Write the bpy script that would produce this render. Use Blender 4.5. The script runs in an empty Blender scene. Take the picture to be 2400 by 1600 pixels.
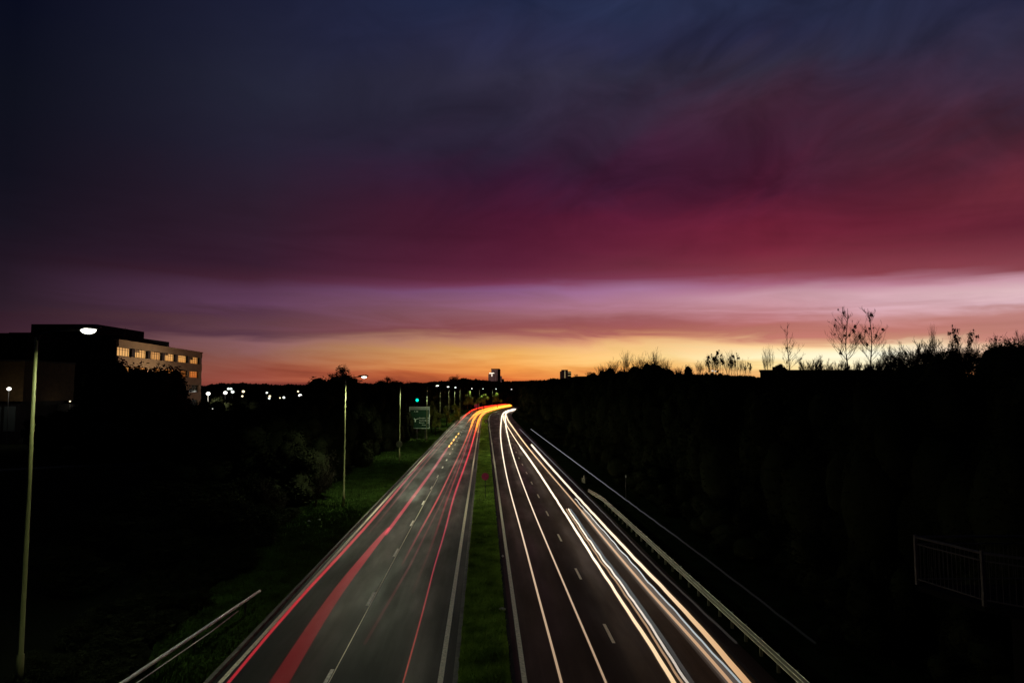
import bpy, math, random
import numpy as np
from mathutils import Vector, Matrix
R = math.radians
S = bpy.context.scene
col = S.collection

# ---------------------------------------------------------------- camera
PITCH, FPX, CAMZ = 4.11, 1600.0, 9.4
cd = bpy.data.cameras.new('camera'); cd.lens = 24; cd.sensor_width = 36; cd.clip_end = 20000; cd.clip_start = 0.1
cam = bpy.data.objects.new('camera', cd); col.objects.link(cam)
cam.location = (0, 0, CAMZ); cam.rotation_euler = (R(90 + PITCH), 0, 0)
S.camera = cam
S.view_settings.view_transform = 'Standard'; S.view_settings.look = 'None'
S.view_settings.exposure = 0; S.view_settings.gamma = 1
S.cycles.use_denoising = True
S.cycles.max_bounces = 4; S.cycles.transparent_max_bounces = 48
S.cycles.sample_clamp_indirect = 3

# ---------------------------------------------------------------- sky (world), by compass direction and elevation
def lin(c):
    return tuple(((v / 255) / 12.92 if v / 255 < .04045 else ((v / 255 + .055) / 1.055) ** 2.4) for v in c)
def elev(x, y):
    th = R(PITCH); u = x - 1200; v = y - 800
    fw = FPX * math.cos(th) + v * math.sin(th); up = FPX * math.sin(th) - v * math.cos(th)
    return math.degrees(math.atan2(up, math.hypot(fw, u)))
SKY = {  # azimuth of a column of sky: [(height of the sample, colour)]
 0: [(0,(9,12,28)),(200,(14,16,28)),(400,(17,16,28)),(520,(24,19,31)),(600,(32,21,34)),(700,(41,27,39)),(760,(54,31,43)),(900,(60,30,34))],
 600: [(0,(28,31,54)),(200,(35,36,54)),(350,(36,32,50)),(500,(45,28,44)),(620,(54,28,46)),(650,(66,33,50)),(680,(88,54,80)),(700,(92,58,84)),(730,(86,53,71)),(760,(97,62,72)),(780,(88,55,70)),(800,(138,94,98)),(830,(142,93,88)),(860,(152,88,74)),(880,(148,74,60)),(905,(110,50,46))],
 1200: [(0,(35,42,72)),(100,(43,44,72)),(200,(47,44,65)),(280,(44,38,58)),(350,(44,32,53)),(420,(56,25,51)),(500,(72,22,47)),(560,(79,24,48)),(620,(92,31,56)),(650,(104,42,66)),(665,(122,58,90)),(685,(142,92,134)),(710,(150,98,122)),(740,(154,98,108)),(775,(150,82,84)),(800,(204,144,112)),(830,(242,178,98)),(858,(240,154,74)),(880,(218,114,56)),(905,(165,70,42))],
 1500: [(0,(38,45,74)),(100,(42,43,71)),(180,(46,43,63)),(270,(52,37,57)),(350,(56,30,52)),(430,(62,24,49)),(500,(86,24,48)),(570,(97,30,52)),(630,(112,44,62)),(652,(126,58,82)),(675,(164,114,148)),(705,(176,122,142)),(737,(172,112,120)),(765,(164,92,94)),(780,(172,98,90)),(797,(222,156,114)),(814,(250,200,136)),(840,(254,210,134)),(862,(248,182,98)),(885,(232,140,68)),(905,(190,92,48))],
 1800: [(0,(41,47,76)),(100,(42,42,70)),(180,(48,42,60)),(260,(62,36,53)),(350,(66,28,50)),(440,(74,23,46)),(520,(104,29,50)),(580,(116,36,56)),(640,(134,56,70)),(665,(165,100,125)),(690,(204,154,168)),(710,(202,148,158)),(735,(190,125,130)),(760,(186,112,106)),(783,(190,120,105)),(803,(252,212,155)),(830,(255,242,196)),(860,(255,222,150)),(890,(240,170,100))],
 2060: [(0,(38,42,68)),(120,(44,43,66)),(220,(56,38,58)),(320,(68,32,48)),(420,(84,31,50)),(520,(102,31,50)),(580,(116,42,58)),(640,(136,62,74)),(662,(185,128,148)),(690,(216,172,182)),(712,(214,168,178)),(735,(192,132,130)),(770,(190,118,108)),(790,(200,138,115)),(806,(255,236,190)),(830,(255,252,226)),(860,(255,238,190)),(890,(245,190,120))],
 2400: [(0,(36,37,62)),(120,(47,43,65)),(220,(58,42,62)),(300,(64,34,48)),(380,(88,36,52)),(430,(102,38,52)),(520,(98,33,50)),(580,(118,48,62)),(636,(138,68,78)),(655,(200,150,165)),(680,(222,185,190)),(705,(216,177,186)),(730,(190,130,125)),(780,(190,125,115)),(805,(222,168,140)),(840,(225,160,120)),(890,(200,120,80))],
}
E0, E1 = -2.0, 34.0
W = bpy.data.worlds.new('World'); S.world = W; W.use_nodes = True
nt = W.node_tree; N = nt.nodes; L = nt.links
for n in list(N): N.remove(n)
def nd(t, **k):
    n = N.new(t)
    for a, b in k.items(): setattr(n, a, b)
    return n
def mth(op, a, b=None, c=None, clamp=False):
    n = nd('ShaderNodeMath', operation=op); n.use_clamp = clamp
    for i, v in enumerate((a, b, c)):
        if v is None: continue
        if isinstance(v, (int, float)): n.inputs[i].default_value = v
        else: L.new(v, n.inputs[i])
    return n.outputs[0]
tc = nd('ShaderNodeTexCoord'); sep = nd('ShaderNodeSeparateXYZ'); L.new(tc.outputs['Generated'], sep.inputs[0])
X, Y, Z = sep.outputs
az = mth('MULTIPLY', mth('ARCTAN2', X, Y), 180 / math.pi)          # degrees, 0 = straight down the road
el = mth('MULTIPLY', mth('ARCSINE', Z), 180 / math.pi)
def noise(sx, sy, off, detail=4, rough=.55, shear=0.0, dist=0.0):
    cx = nd('ShaderNodeCombineXYZ')
    e2 = mth('ADD', el, mth('MULTIPLY', az, shear))
    L.new(mth('MULTIPLY', az, sx), cx.inputs[0]); L.new(mth('MULTIPLY', e2, sy), cx.inputs[1]); cx.inputs[2].default_value = off
    n = nd('ShaderNodeTexNoise'); n.inputs['Scale'].default_value = 1
    n.inputs['Detail'].default_value = detail; n.inputs['Roughness'].default_value = rough; n.inputs['Distortion'].default_value = dist
    L.new(cx.outputs[0], n.inputs['Vector']); return mth('SUBTRACT', n.outputs['Fac'], .5)
warp1 = noise(.030, .16, 3.1, 3, .5, -.02)                           # long soft swells of the cloud deck
warp2 = noise(.10, .75, 9.4, 4, .55, .03, .6)                          # streaks
high = mth('MULTIPLY', mth('SUBTRACT', el, 9.5), .16, clamp=True)   # 0 low, 1 in the upper sky
warp3 = noise(.075, .17, 21.7, 4, .55, -.35, .5)                         # slanting wisps high up
redz = mth('MULTIPLY', mth('ADD', az, 34.0), .02, clamp=True)
lowm = mth('SUBTRACT', 1.0, mth('MULTIPLY', mth('SUBTRACT', el, 6.0), .5, clamp=True))
edge = mth('SUBTRACT', 1.0, mth('MULTIPLY', mth('SUBTRACT', el, 11.5), .25, clamp=True))
e = mth('ADD', el, mth('MULTIPLY', warp1, 1.1))
e = mth('ADD', e, mth('MULTIPLY', mth('MULTIPLY', warp2, edge), mth('ADD', 1.3, mth('MULTIPLY', lowm, 1.1))))
e = mth('ADD', e, mth('MULTIPLY', mth('MULTIPLY', warp3, high), mth('ADD', 2.0, mth('MULTIPLY', redz, 4.0))))
fac = mth('DIVIDE', mth('SUBTRACT', e, E0), E1 - E0, clamp=True)
def ramp(samples):
    n = nd('ShaderNodeValToRGB'); n.color_ramp.interpolation = 'LINEAR'
    el_ = n.color_ramp.elements
    pts = sorted(((s[0] - E0) / (E1 - E0), lin(s[1])) for s in samples)
    while len(el_) > 1: el_.remove(el_[-1])
    el_[0].position = max(0, pts[0][0]); el_[0].color = (*pts[0][1], 1)
    for p, c in pts[1:]:
        q = el_.new(min(1, max(0, p))); q.color = (*c, 1)
    L.new(fac, n.inputs[0]); return n.outputs[0]
cols = []
for x in sorted(SKY):
    a = math.degrees(math.atan2(x - 1200, FPX))
    cols.append((a, ramp([(elev(x, y), c) for y, c in SKY[x]])))
cols.append((62, ramp([(-2, (120, 60, 45)), (5, (120, 75, 70)), (10, (70, 40, 50)), (20, (38, 28, 42)), (34, (26, 26, 44))])))
cols.append((120, ramp([(-2, (14, 12, 16)), (34, (10, 12, 24))])))
cur = cols[0][1]
for (a0, _), (a1, c) in zip(cols, cols[1:]):
    m = nd('ShaderNodeMix', data_type='RGBA')
    L.new(mth('DIVIDE', mth('SUBTRACT', az, a0), a1 - a0, clamp=True), m.inputs[0])
    L.new(cur, m.inputs[6]); L.new(c, m.inputs[7]); cur = m.outputs[2]
m = nd('ShaderNodeMix', data_type='RGBA')                            # to the left the sky turns dark
L.new(mth('DIVIDE', mth('SUBTRACT', -37.0, az), 30, clamp=True), m.inputs[0]); L.new(cur, m.inputs[6]); m.inputs[7].default_value = (.004, .005, .012, 1)
cur = m.outputs[2]
# faint streaks of brightness: cloud texture
br = mth('ADD', 1.0, mth('MULTIPLY', warp2, mth('MULTIPLY', edge, .55)))
br = mth('MULTIPLY', br, mth('ADD', 1.0, mth('MULTIPLY', mth('MULTIPLY', noise(.11, .22, 40.0, 4, .55, -.13, .7), mth('MULTIPLY', high, redz)), 1.5)))
vm = nd('ShaderNodeVectorMath', operation='SCALE'); L.new(cur, vm.inputs[0]); L.new(br, vm.inputs['Scale'])
# physically based twilight from a sun still below the horizon, to the right ahead
sky = nd('ShaderNodeTexSky', sky_type='NISHITA'); sky.sun_disc = False; sky.sun_elevation = R(-6); sky.sun_rotation = R(27)
va = nd('ShaderNodeVectorMath', operation='MULTIPLY_ADD'); L.new(sky.outputs[0], va.inputs[0]); va.inputs[1].default_value = (.05, .05, .05); L.new(vm.outputs[0], va.inputs[2])
bg = nd('ShaderNodeBackground'); bg.inputs['Strength'].default_value = 1.0; L.new(va.outputs[0], bg.inputs[0])
out = nd('ShaderNodeOutputWorld'); L.new(bg.outputs[0], out.inputs[0])

# ---------------------------------------------------------------- materials
def mat(name, base, rough=.8, spec=.3, noise_scale=None, var=.3, metal=0, bump=0, bscale=None, obj_coord=True, c2=None):
    m = bpy.data.materials.new(name); m.use_nodes = True
    t = m.node_tree; b = t.nodes['Principled BSDF']
    b.inputs['Base Color'].default_value = (*base, 1); b.inputs['Roughness'].default_value = rough
    b.inputs['Specular IOR Level'].default_value = spec; b.inputs['Metallic'].default_value = metal
    if noise_scale:
        tcn = t.nodes.new('ShaderNodeTexCoord'); n = t.nodes.new('ShaderNodeTexNoise')
        n.inputs['Scale'].default_value = noise_scale; n.inputs['Detail'].default_value = 5; n.inputs['Roughness'].default_value = .65
        t.links.new(tcn.outputs['Object'], n.inputs['Vector'])
        r = t.nodes.new('ShaderNodeValToRGB'); r.color_ramp.elements[0].position = .3; r.color_ramp.elements[1].position = .7
        r.color_ramp.elements[0].color = (*[v * (1 - var) for v in base], 1)
        r.color_ramp.elements[1].color = (*(c2 or [v * (1 + var) for v in base]), 1)
        t.links.new(n.outputs['Fac'], r.inputs[0]); t.links.new(r.outputs[0], b.inputs['Base Color'])
        if bump:
            n2 = t.nodes.new('ShaderNodeTexNoise'); n2.inputs['Scale'].default_value = bscale or noise_scale * 5; n2.inputs['Detail'].default_value = 3
            t.links.new(tcn.outputs['Object'], n2.inputs['Vector'])
            bp = t.nodes.new('ShaderNodeBump'); bp.inputs['Strength'].default_value = bump; bp.inputs['Distance'].default_value = .05
            t.links.new(n2.outputs['Fac'], bp.inputs['Height']); t.links.new(bp.outputs[0], b.inputs['Normal'])
    return m
def emit(name, c, s):
    m = bpy.data.materials.new(name); m.use_nodes = True; t = m.node_tree
    t.nodes.remove(t.nodes['Principled BSDF']); e = t.nodes.new('ShaderNodeEmission')
    e.inputs[0].default_value = (*c, 1); e.inputs[1].default_value = s
    t.links.new(e.outputs[0], t.nodes['Material Output'].inputs[0]); return m
def asphalt(name, base, lanes):
    """Worn asphalt; UV = (metres across, metres along): wheel tracks, patches, seams."""
    m = bpy.data.materials.new(name); m.use_nodes = True; t = m.node_tree; b = t.nodes['Principled BSDF']
    nn, ll = t.nodes, t.links
    uv = nn.new('ShaderNodeUVMap'); uv.uv_map = 'road'
    def ns(sx, sy, det=5, rough=.6):
        mp = nn.new('ShaderNodeMapping'); mp.inputs['Scale'].default_value = (sx, sy, 1); ll.new(uv.outputs[0], mp.inputs[0])
        n = nn.new('ShaderNodeTexNoise'); n.inputs['Scale'].default_value = 1; n.inputs['Detail'].default_value = det; n.inputs['Roughness'].default_value = rough
        ll.new(mp.outputs[0], n.inputs['Vector']); return n.outputs['Fac']
    def M(op, a, b2, c=None):
        n = nn.new('ShaderNodeMath'); n.operation = op
        for i, v in enumerate((a, b2, c)):
            if v is None: continue
            if isinstance(v, (int, float)): n.inputs[i].default_value = v
            else: ll.new(v, n.inputs[i])
        return n.outputs[0]
    longs = ns(3.2, .035); patch = ns(.35, .05, 4); grit = ns(30, 30, 3, .8); mid = ns(5, 1.6, 4)
    sx = nn.new('ShaderNodeSeparateXYZ'); ll.new(uv.outputs[0], sx.inputs[0])
    track = M('SINE', M('MULTIPLY', sx.outputs[0], 2 * math.pi / 1.82), 0)
    v = M('ADD', 1.0, M('MULTIPLY', M('SUBTRACT', longs, .5), 1.5))
    v = M('MULTIPLY', v, M('ADD', 1.0, M('MULTIPLY', M('SUBTRACT', patch, .5), 1.9)))
    v = M('MULTIPLY', v, M('ADD', 1.0, M('MULTIPLY', track, .10)))
    v = M('MULTIPLY', v, M('ADD', 1.0, M('MULTIPLY', M('SUBTRACT', grit, .5), 1.3)))
    v = M('MULTIPLY', v, M('ADD', 1.0, M('MULTIPLY', M('SUBTRACT', mid, .5), .5)))
    vs = nn.new('ShaderNodeVectorMath'); vs.operation = 'SCALE'; vs.inputs[0].default_value = base; ll.new(v, vs.inputs['Scale'])
    ll.new(vs.outputs[0], b.inputs['Base Color'])
    ll.new(M('ADD', .52, M('MULTIPLY', M('SUBTRACT', ns(.5, .09, 3), .5), .9)), b.inputs['Roughness'])
    b.inputs['Specular IOR Level'].default_value = .13 if lanes == 1 else .06
    bp = nn.new('ShaderNodeBump'); bp.inputs['Strength'].default_value = .35; bp.inputs['Distance'].default_value = .02
    ll.new(grit, bp.inputs['Height']); ll.new(bp.outputs[0], b.inputs['Normal'])
    return m
M_asph_l = asphalt('asphalt_west', (.026, .030, .026), 1)
M_asph_r = asphalt('asphalt_east', (.036, .023, .015), 2)
M_paint = mat('road_paint', (.80, .80, .70), .6, .3, 6, .5)
M_paint_worn = mat('road_paint_worn', (.80, .74, .58), .6, .3, 9, .35)
M_kerb = mat('kerb_stone', (.16, .15, .13), .8, .3, 3, .4, bump=.3)
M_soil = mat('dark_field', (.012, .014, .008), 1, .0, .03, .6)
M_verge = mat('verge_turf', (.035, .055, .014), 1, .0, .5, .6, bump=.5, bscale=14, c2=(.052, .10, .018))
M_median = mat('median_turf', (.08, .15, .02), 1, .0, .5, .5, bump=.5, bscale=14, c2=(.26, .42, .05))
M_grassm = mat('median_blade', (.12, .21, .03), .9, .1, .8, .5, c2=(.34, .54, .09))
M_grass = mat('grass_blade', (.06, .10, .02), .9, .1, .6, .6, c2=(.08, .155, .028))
M_leaf = mat('leaf_dark', (.022, .026, .012), .95, .0, .8, .6)
M_leaf_lit = mat('leaf_autumn_lit', (.20, .26, .045), .8, .1, 1.2, .5)  # much paler than the dark leaf: lamp light put into its colour
M_leaf_red = mat('leaf_russet', (.05, .022, .012), .9, .0, .8, .5)
M_bark = mat('bark', (.03, .024, .018), .95, .0, 6, .4)
M_steel = mat('galvanised_steel', (.22, .24, .16), .36, .6, .8, .08, metal=.5)
M_post = mat('lamp_post_paint', (.17, .18, .07), .5, .4, 2, .15)
M_dark = mat('dark_metal', (.02, .02, .02), .5, .3)
M_rail = mat('railing_paint', (.10, .085, .085), .6, .3, 6, .3)
M_conc = mat('concrete', (.03, .028, .027), .9, .1, 2, .4)
M_lens = emit('lamp_lens', (1, .98, .82), 4)
M_lensw = emit('flood_lens', (1, .97, .88), 3)
M_lensdim = emit('lens_dim', (1, .95, .8), 1.2)
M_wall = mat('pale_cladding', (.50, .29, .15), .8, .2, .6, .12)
M_walld = mat('dark_wall', (.010, .009, .009), .95, .05, .4, .3)
M_wallm = mat('brown_brick', (.030, .018, .008), .9, .05, 1.5, .3)
M_frame = mat('window_frame', (.03, .025, .022), .5, .3)
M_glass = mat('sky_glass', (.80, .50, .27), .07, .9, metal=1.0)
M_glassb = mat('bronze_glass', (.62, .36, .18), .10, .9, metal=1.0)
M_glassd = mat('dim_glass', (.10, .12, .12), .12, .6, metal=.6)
M_far = mat('distant_concrete', (.45, .27, .25), .9, .1, .02, .2)
M_fard = mat('distant_dark', (.01, .008, .008), 1, .0, .05, .3)
M_litstrip = emit('lit_strip', (1, .92, .75), 1.6)
M_litwin = emit('lit_window', (1, .75, .35), .35)
M_signgreen = mat('sign_green', (.004, .036, .013), .5, .4, 1.5, .25)
M_signwhite = mat('sign_white', (.85, .9, .8), .5, .4)
M_signred = mat('sign_back_red', (.35, .03, .10), .6, .3, 6, .2)
M_litter = mat('litter', (.5, .5, .48), .8, .2, 12, .3)
M_greenlight = emit('green_signal', (.0, .85, .42), 2.2)

def trailmat():
    m = bpy.data.materials.new('light_trail'); m.use_nodes = True; t = m.node_tree
    t.nodes.remove(t.nodes['Principled BSDF'])
    a = t.nodes.new('ShaderNodeVertexColor'); a.layer_name = 'glow'
    e = t.nodes.new('ShaderNodeEmission'); e.inputs[1].default_value = 1; t.links.new(a.outputs[0], e.inputs[0])
    tr = t.nodes.new('ShaderNodeBsdfTransparent'); ad = t.nodes.new('ShaderNodeAddShader')
    t.links.new(e.outputs[0], ad.inputs[0]); t.links.new(tr.outputs[0], ad.inputs[1])
    t.links.new(ad.outputs[0], t.nodes['Material Output'].inputs[0]); return m
M_trail = trailmat()

# ---------------------------------------------------------------- helpers
def link(o, parent=None):
    col.objects.link(o)
    if parent: o.parent = parent
    return o
def tag(o, label=None, cat=None, group=None, kind=None):
    for k, v in (('label', label), ('category', cat), ('group', group), ('kind', kind)):
        if v: o[k] = v
    return o
def empty(name, loc=(0, 0, 0), rz=0, **k):
    o = bpy.data.objects.new(name, None); o.empty_display_size = .2; link(o); o.location = loc; o.rotation_euler = (0, 0, rz)
    return tag(o, **k)
class MB:
    def __init__(s): s.v = []; s.f = []
    def box(s, x0, x1, y0, y1, z0, z1):
        return s.prism([(x0, y0), (x1, y0), (x1, y1), (x0, y1)], z0, z1)
    def prism(s, p, z0, z1):
        b = len(s.v); n = len(p)
        s.v += [(x, y, z0) for x, y in p] + [(x, y, z1) for x, y in p]
        s.f += [tuple(b + i for i in reversed(range(n))), tuple(b + n + i for i in range(n))]
        s.f += [(b + i, b + (i + 1) % n, b + n + (i + 1) % n, b + n + i) for i in range(n)]
        return s
    def tube(s, pts, rad, n=6, flat=1.0):
        pts = [Vector(p) for p in pts]
        if not hasattr(rad, '__len__'): rad = [rad] * len(pts)
        b = len(s.v)
        for i, p in enumerate(pts):
            d = (pts[min(i + 1, len(pts) - 1)] - pts[max(i - 1, 0)]).normalized()
            a = d.cross(Vector((0, 0, 1)))
            if a.length < .05: a = d.cross(Vector((0, 1, 0)))
            a.normalize(); c = a.cross(d)
            for k in range(n):
                t = 2 * math.pi * k / n
                s.v.append(tuple(p + (a * math.cos(t) + c * math.sin(t) * flat) * rad[i]))
        for i in range(len(pts) - 1):
            for k in range(n):
                s.f.append((b + i * n + k, b + i * n + (k + 1) % n, b + (i + 1) * n + (k + 1) % n, b + (i + 1) * n + k))
        s.f.append(tuple(b + k for k in reversed(range(n)))); s.f.append(tuple(b + (len(pts) - 1) * n + k for k in range(n)))
        return s
    def ball(s, c, r, n=8, m=6):
        rx, ry, rz = r if hasattr(r, '__len__') else (r, r, r)
        return s.tube_rings(c, [(rx * math.sin(math.pi * j / m), ry * math.sin(math.pi * j / m), -rz * math.cos(math.pi * j / m)) for j in range(m + 1)], n)
    def tube_rings(s, c, rings, n):
        b = len(s.v)
        for rx, ry, z in rings:
            for k in range(n):
                t = 2 * math.pi * k / n; s.v.append((c[0] + max(rx, 1e-3) * math.cos(t), c[1] + max(ry, 1e-3) * math.sin(t), c[2] + z))
        for i in range(len(rings) - 1):
            for k in range(n): s.f.append((b + i * n + k, b + i * n + (k + 1) % n, b + (i + 1) * n + (k + 1) % n, b + (i + 1) * n + k))
        return s
    def mesh(s, name, m, smooth=False):
        me = bpy.data.meshes.new(name); me.from_pydata(s.v, [], s.f); me.materials.append(m)
        if smooth: me.polygons.foreach_set('use_smooth', [True] * len(me.polygons))
        return me
    def build(s, name, m, parent=None, smooth=False, **k):
        return tag(link(bpy.data.objects.new(name, s.mesh(name, m, smooth)), parent), **k)
def npmesh(name, V, F, m):
    """V (n,3), F (k,4) quads"""
    me = bpy.data.meshes.new(name); V = np.asarray(V, np.float32); F = np.asarray(F, np.int32)
    me.vertices.add(len(V)); me.vertices.foreach_set('co', V.ravel())
    me.loops.add(F.size); me.loops.foreach_set('vertex_index', F.ravel())
    me.polygons.add(len(F)); me.polygons.foreach_set('loop_start', np.arange(len(F), dtype=np.int32) * F.shape[1])
    me.polygons.foreach_set('loop_total', np.full(len(F), F.shape[1], np.int32))
    me.update(calc_edges=True); me.materials.append(m); return me

# the road's course: x of the inner line of the right carriageway against distance
RD = [(-30, 2.5), (0, 1.3), (22, .42), (45, -.52), (72, -1.6), (122, -3.6), (190, -6.3), (240, -8.0), (275, -8.25), (310, -7.0), (350, -4.0), (400, 2.0), (430, 6.5), (480, 15), (560, 32), (700, 66)]
def hermite(tab):
    xs = np.array([t[0] for t in tab], float); ys = np.array([t[1] for t in tab], float)
    d = np.diff(ys) / np.diff(xs); m = np.empty_like(ys); m[0] = d[0]; m[-1] = d[-1]
    for i in range(1, len(xs) - 1):
        h0, h1 = xs[i] - xs[i - 1], xs[i + 1] - xs[i]; m[i] = (d[i - 1] * h1 + d[i] * h0) / (h0 + h1)
    def f(x):
        x = min(max(x, xs[0]), xs[-1]); i = min(max(int(np.searchsorted(xs, x)) - 1, 0), len(xs) - 2)
        h = xs[i + 1] - xs[i]; t = (x - xs[i]) / h
        return float((2 * t**3 - 3 * t**2 + 1) * ys[i] + (t**3 - 2 * t**2 + t) * h * m[i] + (-2 * t**3 + 3 * t**2) * ys[i + 1] + (t**3 - t**2) * h * m[i + 1])
    return f
xc = hermite(RD)
def stations(a, b):
    out = []; d = a
    while d < b: out.append(d); d += 2 if d < 80 else 4
    out.append(b); return out
def strip(name, u0, u1, z, d0, d1, m, parent=None, uv=False, thick=None, u0f=None, u1f=None, **k):
    st = stations(d0, d1); v = []; f = []; uvs = []
    for d in st:
        a = u0f(d) if u0f else u0; b = u1f(d) if u1f else u1
        v += [(xc(d) + a, d, z), (xc(d) + b, d, z)]; uvs += [(a, d), (b, d)]
    f = [(2 * i, 2 * i + 1, 2 * i + 3, 2 * i + 2) for i in range(len(st) - 1)]
    if thick:
        n = len(v); v += [(x, y, q - thick) for x, y, q in v]
        f += [(2 * i + n, 2 * i, 2 * i + 2, 2 * i + 2 + n) for i in range(len(st) - 1)]
        f += [(2 * i + 1, 2 * i + 1 + n, 2 * i + 3 + n, 2 * i + 3) for i in range(len(st) - 1)]
        f += [(1, 0, n, n + 1), (n - 2, n - 1, 2 * n - 1, 2 * n - 2)]
    me = bpy.data.meshes.new(name); me.from_pydata(v, [], f); me.materials.append(m)
    if uv:
        l = me.uv_layers.new(name='road')
        for lo in me.loops: l.data[lo.index].uv = uvs[lo.vertex_index % len(uvs)]
    return tag(link(bpy.data.objects.new(name, me), parent), **k)

# ---------------------------------------------------------------- ground, roads, verges
g = MB(); g.v = [(-6000, -600, -.06), (6000, -600, -.06), (6000, 9000, -.06), (-6000, 9000, -.06)]; g.f = [(0, 1, 2, 3)]
g.build('ground', M_soil, kind='structure')
strip('road_left', -10.1, -2.30, 0, -30, 620, M_asph_l, uv=True, kind='structure')
strip('road_right', -.28, 8.2, 0, -30, 620, M_asph_r, uv=True, kind='structure')
strip('median_ground', -2.14, -.42, .12, -30, 600, M_median, thick=.16, kind='structure')
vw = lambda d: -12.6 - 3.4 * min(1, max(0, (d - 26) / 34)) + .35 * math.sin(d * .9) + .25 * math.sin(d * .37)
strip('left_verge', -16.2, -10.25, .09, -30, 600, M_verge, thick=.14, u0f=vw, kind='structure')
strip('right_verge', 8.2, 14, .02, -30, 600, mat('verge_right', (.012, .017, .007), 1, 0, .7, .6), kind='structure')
strip('kerb_left', -10.25, -10.1, .12, -30, 600, M_kerb, thick=.2, kind='structure')
strip('kerb_median_left', -2.30, -2.14, .13, -30, 600, M_kerb, thick=.2, kind='structure')
strip('kerb_median_right', -.42, -.28, .13, -30, 600, M_conc, thick=.2, kind='structure')
lines = [('edge_line_left', -9.90, -9.74, M_paint_worn), ('edge_line_median_left', -2.80, -2.62, M_paint_worn), ('edge_line_median_right', -.06, .11, M_paint_worn), ('edge_line_right', 7.55, 7.66, M_asph_l)]
for n_, a, b, m in lines: strip(n_, a, b, .004, -30, 600, m, uv=True, kind='structure')
def dashes(name, u, w, start, period, ln, n, m):
    b = MB()
    for k in range(n):
        d = start + period * k; q = len(b.v)
        b.v += [(xc(d) + u - w / 2, d, .005), (xc(d) + u + w / 2, d, .005), (xc(d + ln) + u + w / 2, d + ln, .005), (xc(d + ln) + u - w / 2, d + ln, .005)]
        b.f.append((q, q + 1, q + 2, q + 3))
    b.build(name, m, kind='structure')
dashes('lane_dashes_left', -6.42, .13, 21.85 - 8.85, 8.85, 2.0, 46, M_paint)
dashes('lane_dashes_right', 3.56, .12, 26.3 - 8.7, 8.65, 2.1, 46, M_paint_worn)
strip('lane_seam', -6.33, -6.29, .0045, 20, 75, M_paint_worn, kind='structure')
g = MB(); rj = random.Random(4); a0 = [(xc(46) + 3.9 + .25 * i, 46 + rj.uniform(-.08, .08)) for i in range(9)]
g.v = [(x, y, .0045) for x, y in a0] + [(x, y + .07, .0045) for x, y in a0]; g.f = [(i, i + 1, i + 10, i + 9) for i in range(8)]
g.build('road_crack', M_dark, kind='structure')
g = MB(); q = [(-150, 60), (-70, 75), (-45, 92), (-44, 95), (-70, 78.5), (-150, 64)]
g.v = [(x, y, -.05) for x, y in q]; g.f = [(0, 1, 4, 5), (1, 2, 3, 4)]
g.build('path', mat('path_gravel', (.018, .018, .02), .9, .1, 1, .3), kind='structure')
g = MB(); g.v = [(x, y, -.052) for x, y in [(-170, 118), (-95, 118), (-84, 230), (-62, 330), (-150, 330)]]; g.f = [(0, 1, 2, 3, 4)]
g.build('car_park', mat('car_park_tarmac', (.03, .03, .03), .8, .2, .5, .3), kind='structure')

# grass blades on the median and the near verge (uncountable)
def grass(name, n, d0, d1, ufun, label, mt=None):
    rng = np.random.default_rng(5 + n); d = d0 * (d1 / d0) ** rng.random(n)
    u = np.array([ufun(x, r) for x, r in zip(d, rng.random(n))]); x = np.array([xc(a) for a in d]) + u
    h = rng.uniform(.05, .13, n) * (1 + d / 90); w = rng.uniform(.012, .03, n) * (1 + d / 40)
    a = rng.random(n) * math.pi; lx, ly = rng.normal(0, .04, n), rng.normal(0, .04, n)
    z0 = .085 + .034 * (u > -3)
    V = np.empty((n, 3, 3)); V[:, 0] = np.stack([x - w * np.cos(a), d - w * np.sin(a), z0], 1)
    V[:, 1] = np.stack([x + w * np.cos(a), d + w * np.sin(a), z0], 1); V[:, 2] = np.stack([x + lx, d + ly, z0 + h], 1)
    o = bpy.data.objects.new(name, npmesh(name, V.reshape(-1, 3), np.arange(3 * n).reshape(-1, 3), mt or M_grass)); link(o)
    tag(o, label, 'grass', kind='stuff')
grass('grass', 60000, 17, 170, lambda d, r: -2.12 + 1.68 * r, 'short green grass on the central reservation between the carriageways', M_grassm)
grass('grass', 90000, 17, 170, lambda d, r: -10.3 + (vw(d) + 9.9) * r, 'green grass on the left roadside verge')

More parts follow.
